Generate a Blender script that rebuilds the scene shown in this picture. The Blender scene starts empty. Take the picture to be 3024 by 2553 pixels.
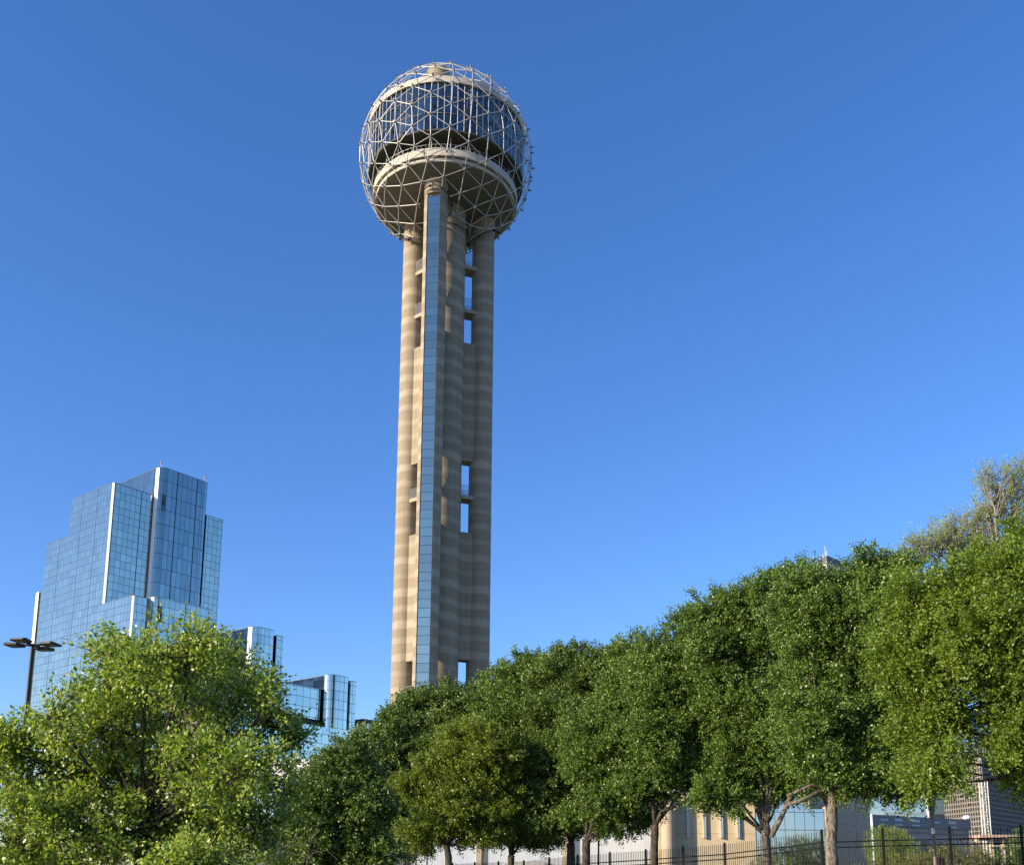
import bpy, math, random
import numpy as np
from math import radians, sin, cos, tan, pi, floor, sqrt, atan2, hypot
from mathutils import Matrix, Vector

# ------------------------------------------------------------------ camera, sky, sun, exposure
sc = bpy.context.scene
COL = sc.collection
EYE = 1.6
PITCH = radians(10.7); ROLL = radians(0.42)
FOC, PX, PY = 3028.0, 1512.0, 2016.0
cam_d = bpy.data.cameras.new("camera"); cam = bpy.data.objects.new("camera", cam_d); COL.objects.link(cam)
cam_d.sensor_fit = 'HORIZONTAL'; cam_d.sensor_width = 36.0
cam_d.lens = 36.0 * FOC / 3024.0
cam_d.shift_y = (PY - 1276.5) / 3024.0
cam_d.clip_end = 6000; cam_d.clip_start = 0.1
cam.matrix_world = Matrix.Translation((0, 0, EYE)) @ Matrix.Rotation(radians(90) + PITCH, 4, 'X') @ Matrix.Rotation(ROLL, 4, 'Z')
sc.camera = cam

SUN_EL = radians(20.0)
SUN_AZ = radians(-118)            # measured from +Y towards +X: to the left and a little behind the camera
S = Vector((sin(SUN_AZ) * cos(SUN_EL), cos(SUN_AZ) * cos(SUN_EL), sin(SUN_EL)))
w = bpy.data.worlds.new("World"); sc.world = w; w.use_nodes = True
nt = w.node_tree; bg = nt.nodes['Background']
sky = nt.nodes.new('ShaderNodeTexSky'); sky.sky_type = 'NISHITA'; sky.sun_disc = False
sky.sun_elevation = SUN_EL; sky.sun_rotation = SUN_AZ
sky.air_density = 1.0; sky.dust_density = 0.6; sky.ozone_density = 4.0; sky.altitude = 100
hs = nt.nodes.new('ShaderNodeHueSaturation'); hs.inputs['Saturation'].default_value = 1.16
nt.links.new(sky.outputs[0], hs.inputs['Color']); wb = nt.nodes.new('ShaderNodeVectorMath'); wb.operation = 'MULTIPLY'; wb.inputs[1].default_value = (1.03, 0.98, 1.16)
nt.links.new(hs.outputs[0], wb.inputs[0]); nt.links.new(wb.outputs[0], bg.inputs[0])
bg.inputs[1].default_value = 0.132
sun_d = bpy.data.lights.new("sun", 'SUN'); sun_d.energy = 5.0; sun_d.angle = radians(0.5); sun_d.color = (1.0, 0.86, 0.64)
sun = bpy.data.objects.new("sun", sun_d); COL.objects.link(sun)
sun.rotation_euler = S.to_track_quat('Z', 'Y').to_euler(); sun.location = (0, 0, 300)
sc.view_settings.view_transform = 'Standard'; sc.view_settings.look = 'None'
sc.view_settings.exposure = 0.72; sc.view_settings.gamma = 1.0
try:
    sc.cycles.max_bounces = 7; sc.cycles.transparent_max_bounces = 8
except Exception: pass

# ------------------------------------------------------------------ survey helpers
def ray(px, py):
    a = (px - PX) / FOC; b = (PY - py) / FOC
    u = a * cos(ROLL) - b * sin(ROLL); v = a * sin(ROLL) + b * cos(ROLL)
    return np.array([u, cos(PITCH) - v * sin(PITCH), sin(PITCH) + v * cos(PITCH)])
def at(px, py, Y):
    r = ray(px, py); return r * (Y / r[1]) + np.array([0, 0, EYE])
def zat(px, py, x, y):
    r = ray(px, py); return EYE + r[2] / hypot(r[0], r[1]) * hypot(x, y)
def smooth(a, b, x):
    t = min(1, max(0, (x - a) / (b - a))); return t * t * (3 - 2 * t)
def gz(x, y):
    return 0.97 * smooth(8, 30, y) * (1 - 0.9 * smooth(36, 62, y))

# ------------------------------------------------------------------ materials
MATS = {}
def newmat(name):
    m = bpy.data.materials.new(name); m.use_nodes = True
    return m, m.node_tree, m.node_tree.nodes['Principled BSDF']
def N(t, typ, **kw):
    n = t.nodes.new(typ)
    for k, v in kw.items():
        if k in ('operation', 'data_type', 'blend_type', 'noise_dimensions', 'feature', 'distance'): setattr(n, k, v)
    return n
def math_(t, op, a, b=None, c=None):
    n = t.nodes.new('ShaderNodeMath'); n.operation = op
    for i, x in enumerate((a, b, c)):
        if x is None: continue
        if isinstance(x, (int, float)): n.inputs[i].default_value = x
        else: t.links.new(x, n.inputs[i])
    return n.outputs[0]
def noise(t, scale, detail=3, vec=None, rough=0.55):
    n = t.nodes.new('ShaderNodeTexNoise'); n.inputs['Scale'].default_value = scale; n.inputs['Detail'].default_value = detail
    n.inputs['Roughness'].default_value = rough
    if vec is not None: t.links.new(vec, n.inputs['Vector'])
    return n.outputs['Fac']
def ramp(t, fac, stops):
    r = t.nodes.new('ShaderNodeValToRGB'); t.links.new(fac, r.inputs[0])
    e = r.color_ramp.elements
    while len(e) < len(stops): e.new(0.5)
    for i, (p, c) in enumerate(stops): e[i].position = p; e[i].color = (*c, 1)
    return r.outputs[0]
def coords(t, kind='Object'):
    return t.nodes.new('ShaderNodeTexCoord').outputs[kind]
def mixc(t, fac, a, b):
    m = t.nodes.new('ShaderNodeMix'); m.data_type = 'RGBA'
    if isinstance(fac, (int, float)): m.inputs[0].default_value = fac
    else: t.links.new(fac, m.inputs[0])
    for s, x in ((6, a), (7, b)):
        if isinstance(x, tuple): m.inputs[s].default_value = (*x, 1)
        else: t.links.new(x, m.inputs[s])
    return m.outputs[2]
def plain(name, col, rough=0.7, metal=0.0, var=0.15, scale=3.0, spec=0.4):
    if name in MATS: return MATS[name]
    m, t, p = newmat(name)
    f = noise(t, scale, 4, coords(t))
    lo = tuple(c * (1 - var) for c in col); hi = tuple(min(1, c * (1 + var)) for c in col)
    t.links.new(ramp(t, f, [(0.3, lo), (0.7, hi)]), p.inputs['Base Color'])
    p.inputs['Roughness'].default_value = rough; p.inputs['Metallic'].default_value = metal
    p.inputs['Specular IOR Level'].default_value = spec
    MATS[name] = m; return m

def concrete_banded():
    m, t, p = newmat('banded_concrete')
    o = coords(t); sx = t.nodes.new('ShaderNodeSeparateXYZ'); t.links.new(o, sx.inputs[0])
    wob = noise(t, 0.35, 3, o)
    z = math_(t, 'ADD', sx.outputs[2], math_(t, 'MULTIPLY', wob, 0.9))
    cell = math_(t, 'FLOOR', math_(t, 'DIVIDE', z, 3.25))
    wn = t.nodes.new('ShaderNodeTexWhiteNoise'); wn.noise_dimensions = '1D'; t.links.new(cell, wn.inputs['W'])
    fr = math_(t, 'FRACT', math_(t, 'DIVIDE', z, 3.25))
    wdt = math_(t, 'ADD', math_(t, 'MULTIPLY', wn.outputs['Value'], 0.22), 0.24)
    d = math_(t, 'ABSOLUTE', math_(t, 'SUBTRACT', fr, 0.5))
    band = t.nodes.new('ShaderNodeMapRange'); t.links.new(d, band.inputs[0])
    t.links.new(math_(t, 'SUBTRACT', math_(t, 'MULTIPLY', wdt, 0.5), 0.05), band.inputs[1])
    t.links.new(math_(t, 'ADD', math_(t, 'MULTIPLY', wdt, 0.5), 0.07), band.inputs[2])
    band.inputs[3].default_value = 1.0; band.inputs[4].default_value = 0.0
    z2 = math_(t, 'DIVIDE', math_(t, 'ADD', z, 1.3), 1.08); wn2 = t.nodes.new('ShaderNodeTexWhiteNoise'); wn2.noise_dimensions = '1D'; t.links.new(math_(t, 'FLOOR', z2), wn2.inputs['W'])
    joint = math_(t, 'GREATER_THAN', math_(t, 'ABSOLUTE', math_(t, 'SUBTRACT', math_(t, 'FRACT', z2), 0.5)), 0.465)
    mp = t.nodes.new('ShaderNodeMapping'); t.links.new(o, mp.inputs[0]); mp.inputs['Scale'].default_value = (1, 1, 0.08)
    streak = noise(t, 2.2, 5, mp.outputs[0])
    amp = math_(t, 'MULTIPLY', band.outputs[0], math_(t, 'ADD', math_(t, 'MULTIPLY', wn.outputs['Value'], 0.5), 0.5))
    c1 = mixc(t, amp, (0.272, 0.225, 0.162), (0.368, 0.317, 0.24))
    fine = noise(t, 6, 5, o)
    v = math_(t, 'ADD', 0.62, math_(t, 'MULTIPLY', math_(t, 'ADD', streak, fine), 0.32))
    v = math_(t, 'ADD', v, math_(t, 'MULTIPLY', wn2.outputs['Value'], 0.10)); v = math_(t, 'SUBTRACT', v, math_(t, 'MULTIPLY', joint, 0.07))
    mps = t.nodes.new('ShaderNodeMapping'); t.links.new(o, mps.inputs[0]); mps.inputs['Scale'].default_value = (1, 1, 0.03)
    st2 = t.nodes.new('ShaderNodeMapRange'); t.links.new(noise(t, 0.9, 4, mps.outputs[0]), st2.inputs[0]); st2.inputs[1].default_value = 0.55; st2.inputs[2].default_value = 0.75; st2.inputs[3].default_value = 1.0; st2.inputs[4].default_value = 0.80
    v = math_(t, 'MULTIPLY', v, st2.outputs[0])
    mul = t.nodes.new('ShaderNodeVectorMath'); mul.operation = 'SCALE'; t.links.new(c1, mul.inputs[0]); t.links.new(v, mul.inputs['Scale'])
    t.links.new(mul.outputs[0], p.inputs['Base Color'])
    b = t.nodes.new('ShaderNodeBump'); b.inputs['Strength'].default_value = 0.25; b.inputs['Distance'].default_value = 0.05
    t.links.new(fine, b.inputs['Height']); t.links.new(b.outputs[0], p.inputs['Normal'])
    p.inputs['Roughness'].default_value = 0.9; p.inputs['Specular IOR Level'].default_value = 0.2
    return m
def curtain(name, tint, pw, ph, lw=0.09, tilt=0.012, rough=0.05, line=(0.03, 0.05, 0.07), big=5, colvar=0.12, lh=None):
    """mirror curtain wall: u = metres along the wall, v = metres up"""
    m, t, p = newmat(name)
    uv = t.nodes.new('ShaderNodeUVMap').outputs[0]
    s = t.nodes.new('ShaderNodeSeparateXYZ'); t.links.new(uv, s.inputs[0])
    U = math_(t, 'DIVIDE', s.outputs[0], pw); V = math_(t, 'DIVIDE', s.outputs[1], ph)
    fu = math_(t, 'ABSOLUTE', math_(t, 'SUBTRACT', math_(t, 'FRACT', U), 0.5))
    fv = math_(t, 'ABSOLUTE', math_(t, 'SUBTRACT', math_(t, 'FRACT', V), 0.5))
    mu = math_(t, 'GREATER_THAN', fu, 0.5 - lw / pw / 2); mv = math_(t, 'GREATER_THAN', fv, 0.5 - (lh or lw) / ph / 2)
    fb = math_(t, 'ABSOLUTE', math_(t, 'SUBTRACT', math_(t, 'FRACT', math_(t, 'DIVIDE', U, big)), 0.5))
    mb = math_(t, 'GREATER_THAN', fb, 0.5 - lw * 2.2 / pw / 2 / big)
    mask = math_(t, 'MAXIMUM', math_(t, 'MAXIMUM', math_(t, 'MULTIPLY', mu, 0.7), math_(t, 'MULTIPLY', mv, 0.9)), math_(t, 'MULTIPLY', mb, 0.95))
    cx = t.nodes.new('ShaderNodeCombineXYZ')
    t.links.new(math_(t, 'FLOOR', U), cx.inputs[0]); t.links.new(math_(t, 'FLOOR', V), cx.inputs[1])
    wn = t.nodes.new('ShaderNodeTexWhiteNoise'); t.links.new(cx.outputs[0], wn.inputs['Vector'])
    g = t.nodes.new('ShaderNodeNewGeometry')
    a = t.nodes.new('ShaderNodeVectorMath'); a.operation = 'SUBTRACT'; t.links.new(wn.outputs['Color'], a.inputs[0]); a.inputs[1].default_value = (.5, .5, .5)
    # slow waviness of the sheet inside a pane
    nz = t.nodes.new('ShaderNodeTexNoise'); nz.inputs['Scale'].default_value = 0.35; nz.inputs['Detail'].default_value = 1
    t.links.new(uv, nz.inputs['Vector'])
    a3 = t.nodes.new('ShaderNodeVectorMath'); a3.operation = 'SUBTRACT'; t.links.new(nz.outputs['Color'], a3.inputs[0]); a3.inputs[1].default_value = (.5, .5, .5)
    a4 = t.nodes.new('ShaderNodeVectorMath'); a4.operation = 'ADD'; t.links.new(a.outputs[0], a4.inputs[0]); t.links.new(a3.outputs[0], a4.inputs[1])
    a2 = t.nodes.new('ShaderNodeVectorMath'); a2.operation = 'SCALE'; t.links.new(a4.outputs[0], a2.inputs[0]); a2.inputs['Scale'].default_value = tilt * 2
    ad = t.nodes.new('ShaderNodeVectorMath'); ad.operation = 'ADD'; t.links.new(g.outputs['Normal'], ad.inputs[0]); t.links.new(a2.outputs[0], ad.inputs[1])
    nn = t.nodes.new('ShaderNodeVectorMath'); nn.operation = 'NORMALIZE'; t.links.new(ad.outputs[0], nn.inputs[0])
    t.links.new(nn.outputs[0], p.inputs['Normal'])
    lo = tuple(c * (1 - colvar) for c in tint); hi = tuple(min(1, c * (1 + colvar)) for c in tint)
    t.links.new(mixc(t, wn.outputs['Value'], lo, hi), p.inputs['Base Color'])
    p.inputs['Metallic'].default_value = 1.0; p.inputs['Roughness'].default_value = rough
    dk = t.nodes.new('ShaderNodeBsdfPrincipled'); dk.inputs['Base Color'].default_value = (*line, 1); dk.inputs['Roughness'].default_value = 0.5; dk.inputs['Specular IOR Level'].default_value = 0.15
    mx = t.nodes.new('ShaderNodeMixShader'); t.links.new(mask, mx.inputs[0]); t.links.new(p.outputs[0], mx.inputs[1]); t.links.new(dk.outputs[0], mx.inputs[2])
    t.links.new(mx.outputs[0], t.nodes['Material Output'].inputs[0])
    return m
def leafmat(name, cols, trans=0.35, rough=0.45):
    m, t, p = newmat(name)
    g = t.nodes.new('ShaderNodeNewGeometry')
    big = noise(t, 0.55, 3, coords(t))
    f = math_(t, 'ADD', math_(t, 'MULTIPLY', g.outputs['Random Per Island'], 0.55), math_(t, 'MULTIPLY', big, 0.5))
    n = len(cols)
    c = ramp(t, f, [(0.2 + 0.65 * i / (n - 1), cols[i]) for i in range(n)])
    t.links.new(c, p.inputs['Base Color']); p.inputs['Roughness'].default_value = rough
    p.inputs['Specular IOR Level'].default_value = 0.45
    tr = t.nodes.new('ShaderNodeBsdfTranslucent')
    v = t.nodes.new('ShaderNodeVectorMath'); v.operation = 'MULTIPLY'; t.links.new(c, v.inputs[0]); v.inputs[1].default_value = (1.5, 1.5, 0.55)
    t.links.new(v.outputs[0], tr.inputs[0])
    mx = t.nodes.new('ShaderNodeMixShader'); mx.inputs[0].default_value = trans
    t.links.new(p.outputs[0], mx.inputs[1]); t.links.new(tr.outputs[0], mx.inputs[2])
    t.links.new(mx.outputs[0], t.nodes['Material Output'].inputs[0])
    return m
def barkmat(name, lo, hi):
    m, t, p = newmat(name)
    o = coords(t); mp = t.nodes.new('ShaderNodeMapping'); t.links.new(o, mp.inputs[0]); mp.inputs['Scale'].default_value = (1, 1, 0.35)
    f = noise(t, 14, 6, mp.outputs[0], 0.7)
    t.links.new(ramp(t, f, [(0.38, lo), (0.62, hi)]), p.inputs['Base Color'])
    b = t.nodes.new('ShaderNodeBump'); b.inputs['Strength'].default_value = 0.9; b.inputs['Distance'].default_value = 0.04
    t.links.new(f, b.inputs['Height']); t.links.new(b.outputs[0], p.inputs['Normal'])
    p.inputs['Roughness'].default_value = 0.9; p.inputs['Specular IOR Level'].default_value = 0.15
    return m
def panelmat(name, col, pw, ph, lw=0.04, line=0.55, var=0.1, rough=0.8):
    """stone or metal panels: UV in metres"""
    m, t, p = newmat(name)
    uv = t.nodes.new('ShaderNodeUVMap').outputs[0]
    s = t.nodes.new('ShaderNodeSeparateXYZ'); t.links.new(uv, s.inputs[0])
    U = math_(t, 'DIVIDE', s.outputs[0], pw); V = math_(t, 'DIVIDE', s.outputs[1], ph)
    mu = math_(t, 'GREATER_THAN', math_(t, 'ABSOLUTE', math_(t, 'SUBTRACT', math_(t, 'FRACT', U), 0.5)), 0.5 - lw / pw / 2)
    mv = math_(t, 'GREATER_THAN', math_(t, 'ABSOLUTE', math_(t, 'SUBTRACT', math_(t, 'FRACT', V), 0.5)), 0.5 - lw / ph / 2)
    mask = math_(t, 'MAXIMUM', mu, mv)
    f = noise(t, 2.5, 5, coords(t))
    c = ramp(t, f, [(0.3, tuple(x * (1 - var) for x in col)), (0.7, tuple(min(1, x * (1 + var)) for x in col))])
    t.links.new(mixc(t, mask, c, tuple(x * line for x in col)), p.inputs['Base Color'])
    p.inputs['Roughness'].default_value = rough; p.inputs['Specular IOR Level'].default_value = 0.3
    return m

M_CONC = concrete_banded()
M_CONCP = plain('plain_concrete', (0.34, 0.29, 0.22), 0.9, 0, 0.12, 1.5, 0.2)
M_CREAM = plain('cream_parapet', (0.46, 0.42, 0.35), 0.75, 0, 0.06, 1.0)
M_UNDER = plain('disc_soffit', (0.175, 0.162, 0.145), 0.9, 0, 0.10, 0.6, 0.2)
M_STRUT = plain('strut_aluminium', (0.54, 0.535, 0.51), 0.4, 0.3, 0.05, 2.0)
M_NODE = plain('node_grey', (0.22, 0.21, 0.20), 0.5, 0.3, 0.15, 5.0)
M_DARK = plain('dark_steel', (0.014, 0.014, 0.016), 0.6, 0.0, 0.2, 5.0, 0.2)
M_RAIL = plain('rail_steel', (0.30, 0.31, 0.31), 0.5, 0.5, 0.1, 5.0)
M_DECKDARK = plain('deck_dark_wall', (0.045, 0.048, 0.055), 0.6, 0, 0.2, 1.0)  # dark inner wall set back behind the deck columns
M_FRAMEW = plain('mullion_light', (0.50, 0.49, 0.46), 0.5, 0.2, 0.05, 2.0)
M_DRUM = curtain('drum_glass', (0.15, 0.19, 0.19), 1.30, 3.9, 0.05, 0.02, 0.06, (0.02, 0.03, 0.04), 1000, 0.35)
M_LIFT = curtain('lift_glass', (0.42, 0.42, 0.32), 6.0, 1.72, 0.05, 0.010, 0.09, (0.02, 0.035, 0.045), 1000, 0.12, 0.12)
M_HOTA = curtain('hotel_glass', (0.56, 0.55, 0.43), 1.62, 2.15, 0.115, 0.012, 0.05, (0.012, 0.025, 0.04), 5, 0.07)
M_HOTB = curtain('hotel_glass_tall', (0.31, 0.35, 0.32), 1.62, 4.3, 0.14, 0.010, 0.05, (0.012, 0.025, 0.045), 4, 0.10, 0.14)
M_GLASSL = curtain('low_glass', (0.52, 0.55, 0.47), 2.0, 2.15, 0.11, 0.012, 0.04, (0.04, 0.07, 0.10), 1000, 0.06)
M_STONEW = panelmat('white_stone_panels', (0.72, 0.70, 0.64), 3.2, 1.9, 0.06, 0.6, 0.04)

# ------------------------------------------------------------------ mesh collector
class MB:
    def __init__(s): s.v = []; s.f = []; s.uv = {}
    def add(s, vs, fs, uvs=None):
        o = len(s.v); s.v += [tuple(map(float, v)) for v in vs]
        for i, f in enumerate(fs):
            if uvs is not None: s.uv[len(s.f)] = uvs[i]
            s.f.append(tuple(k + o for k in f))
    def box(s, a, b):
        x0, y0, z0 = a; x1, y1, z1 = b
        s.add([(x0,y0,z0),(x1,y0,z0),(x1,y1,z0),(x0,y1,z0),(x0,y0,z1),(x1,y0,z1),(x1,y1,z1),(x0,y1,z1)],
              [(3,2,1,0),(4,5,6,7),(0,1,5,4),(1,2,6,5),(2,3,7,6),(3,0,4,7)])
    def obox(s, c, d, hl, hw, z0, z1, uvm=True):
        """box whose long horizontal axis is d through c (2-D)"""
        n = (-d[1], d[0]); P = [(c[0]+d[0]*a*hl+n[0]*b*hw, c[1]+d[1]*a*hl+n[1]*b*hw) for a, b in ((-1,-1),(1,-1),(1,1),(-1,1))]
        s.prism(P, z0, z1)
    def prism(s, P, z0, z1, cap=True, u0=0.0):
        """plan polygon P, counter-clockwise, with wall UVs in metres"""
        n = len(P); vs = [(p[0], p[1], z0) for p in P] + [(p[0], p[1], z1) for p in P]
        fs = []; uvs = []; u = u0
        for i in range(n):
            j = (i + 1) % n; L = hypot(P[j][0]-P[i][0], P[j][1]-P[i][1])
            fs.append((i, j, n+j, n+i)); uvs.append([(u, z0), (u+L, z0), (u+L, z1), (u, z1)]); u += L
        if cap:
            fs.append(tuple(range(n, 2*n))); uvs.append([(-0.4, -0.4)] * n)
            fs.append(tuple(range(n-1, -1, -1))); uvs.append([(-0.4, -0.4)] * n)
        s.add(vs, fs, uvs)
    def lathe(s, prof, n=64, c=(0, 0), closed=False, rscale=1.0):
        """profile list of (r, z) turned about a vertical axis"""
        k = len(prof); vs = []; fs = []; uvs = []
        for i in range(n):
            a = 2*pi*i/n
            for r, z in prof: vs.append((c[0]+r*cos(a), c[1]+r*sin(a), z))
        m = k if closed else k-1
        for i in range(n):
            j = (i+1) % n
            for q in range(m):
                q2 = (q+1) % k
                fs.append((i*k+q, j*k+q, j*k+q2, i*k+q2))
                R = prof[q][0]; 
                uvs.append([(2*pi*R*i/n, prof[q][1]), (2*pi*R*(i+1)/n, prof[q][1]), (2*pi*R*(i+1)/n, prof[q2][1]), (2*pi*R*i/n, prof[q2][1])])
        s.add(vs, fs, uvs)
    def disc(s, r, z, n=64, c=(0, 0), up=True):
        vs = [(c[0]+r*cos(2*pi*i/n), c[1]+r*sin(2*pi*i/n), z) for i in range(n)]
        s.add(vs, [tuple(range(n)) if up else tuple(range(n-1, -1, -1))])
    def bar(s, a, b, r0, r1=None, n=6, cap=True):
        a = Vector(a); b = Vector(b); d = (b-a)
        if d.length < 1e-6: return
        d.normalize(); r1 = r0 if r1 is None else r1
        x = d.cross(Vector((0, 0, 1)));
        if x.length < 1e-3: x = Vector((1, 0, 0))
        x.normalize(); y = x.cross(d)
        vs = [a + (x*cos(2*pi*i/n)+y*sin(2*pi*i/n))*r0 for i in range(n)] + [b + (x*cos(2*pi*i/n)+y*sin(2*pi*i/n))*r1 for i in range(n)]
        fs = [((i+1) % n, i, n+i, n+(i+1) % n) for i in range(n)]
        if cap: fs += [tuple(range(n)), tuple(range(2*n-1, n-1, -1))]
        s.add(vs, fs)
    def tube(s, pts, rad, n=7, jitter=0.0, rng=None):
        """swept tapered tube through pts"""
        pts = [Vector(p) for p in pts]; k = len(pts); vs = []
        x = None
        for i, p in enumerate(pts):
            d = (pts[min(i+1, k-1)] - pts[max(i-1, 0)]);
            if d.length < 1e-6: d = Vector((0, 0, 1))
            d.normalize()
            if x is None:
                x = d.cross(Vector((0.3, 1, 0.1))); x.normalize()
            x = (x - d * x.dot(d)); x.normalize(); y = d.cross(x)
            for q in range(n):
                rr = rad[i] * (1 + (rng.uniform(-jitter, jitter) if rng else 0))
                vs.append(p + (x*cos(2*pi*q/n) + y*sin(2*pi*q/n))*rr)
        fs = []
        for i in range(k-1):
            for q in range(n):
                q2 = (q+1) % n; fs.append((i*n+q, i*n+q2, (i+1)*n+q2, (i+1)*n+q))
        fs.append(tuple(range(n-1, -1, -1))); fs.append(tuple((k-1)*n+q for q in range(n)))
        s.add(vs, fs)
    def ball(s, c, r, n=8, m=5, sz=1.0):
        vs = [(c[0], c[1], c[2]+r*sz)]; 
        for i in range(1, m):
            a = pi*i/m
            for q in range(n): vs.append((c[0]+r*sin(a)*cos(2*pi*q/n), c[1]+r*sin(a)*sin(2*pi*q/n), c[2]+r*cos(a)*sz))
        vs.append((c[0], c[1], c[2]-r*sz)); fs = []
        for q in range(n): fs.append((0, 1+q, 1+(q+1) % n))
        for i in range(m-2):
            for q in range(n): fs.append((1+i*n+q, 1+(i+1)*n+q, 1+(i+1)*n+(q+1) % n, 1+i*n+(q+1) % n))
        L = len(vs)-1
        for q in range(n): fs.append((L, 1+(m-2)*n+(q+1) % n, 1+(m-2)*n+q))
        s.add(vs, fs)
    def build(s, name, mat, parent=None, smooth_=False):
        me = bpy.data.meshes.new(name); me.from_pydata(s.v, [], s.f); me.materials.append(mat)
        if s.uv:
            ul = me.uv_layers.new(name='UVMap'); fl = []
            for i, f in enumerate(s.f): fl += s.uv.get(i) or [(0, 0)] * len(f)
            ul.data.foreach_set('uv', np.array(fl, dtype=np.float32).ravel())
        if smooth_: me.polygons.foreach_set('use_smooth', [len(p.vertices) < 6 for p in me.polygons])
        me.update()
        o = bpy.data.objects.new(name, me); COL.objects.link(o)
        if parent: o.parent = parent
        return o
def tag(o, label=None, cat=None, group=None, kind=None):
    if label: o['label'] = label
    if cat: o['category'] = cat
    if group: o['group'] = group
    if kind: o['kind'] = kind
    return o
def empty(name, loc=(0, 0, 0), rz=0):
    e = bpy.data.objects.new(name, None); COL.objects.link(e); e.location = tuple(map(float, loc)); e.rotation_euler = (0, 0, rz)
    e.empty_display_size = 0.5; return e
def local(o, P):  # world -> local of an empty placed by translation only
    l = o.location; return (P[0]-l.x, P[1]-l.y, P[2]-l.z)

# ------------------------------------------------------------------ ground
def grassmat():
    m, t, p = newmat('grass_ground')
    o = coords(t); f = noise(t, 0.5, 6, o); g = noise(t, 25, 4, o)
    c = ramp(t, math_(t, 'ADD', math_(t, 'MULTIPLY', f, 0.6), math_(t, 'MULTIPLY', g, 0.4)), [(0.35, (0.035, 0.06, 0.018)), (0.65, (0.10, 0.12, 0.045))])
    t.links.new(c, p.inputs['Base Color']); p.inputs['Roughness'].default_value = 0.95
    return m
ys = [-60, -20, 0, 8] + list(np.linspace(10, 90, 41)) + [120, 200, 400, 900, 2500]
xs = [-2500, -800, -300, -100] + list(np.linspace(-60, 60, 13)) + [100, 300, 800, 2500]
g = MB(); g.add([(x, y, gz(x, y)) for y in ys for x in xs], [(i*len(xs)+j, i*len(xs)+j+1, (i+1)*len(xs)+j+1, (i+1)*len(xs)+j) for i in range(len(ys)-1) for j in range(len(xs)-1)])
tag(g.build('ground', grassmat(), smooth_=True), kind='structure')

# ------------------------------------------------------------------ observation tower
TX, TY = -14.65, 191.9
az = atan2(TX, TY)
rt = Vector((cos(az), -sin(az), 0)); tc = Vector((-sin(az), -cos(az), 0))       # to the right, and towards the camera
def pol(r, phi, z=0.0):   # phi from the camera side, positive to the right; tower-local
    v = (tc*cos(phi) + rt*sin(phi))*r; return Vector((v.x, v.y, z))
tower = empty('observation_tower', (TX, TY, 0))
tag(tower, 'tall banded concrete tower topped by a round pod inside a geodesic sphere', 'tower')
PH = [radians(a) for a in (-12.6, 107.4, -132.6)]
RL, RADL, RC = 8.6, 2.33, 4.35
b = MB(); b.lathe([(RC, 0), (RC, 137.2)], 64); b.build('shaft', M_CONC, tower, True)
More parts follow.
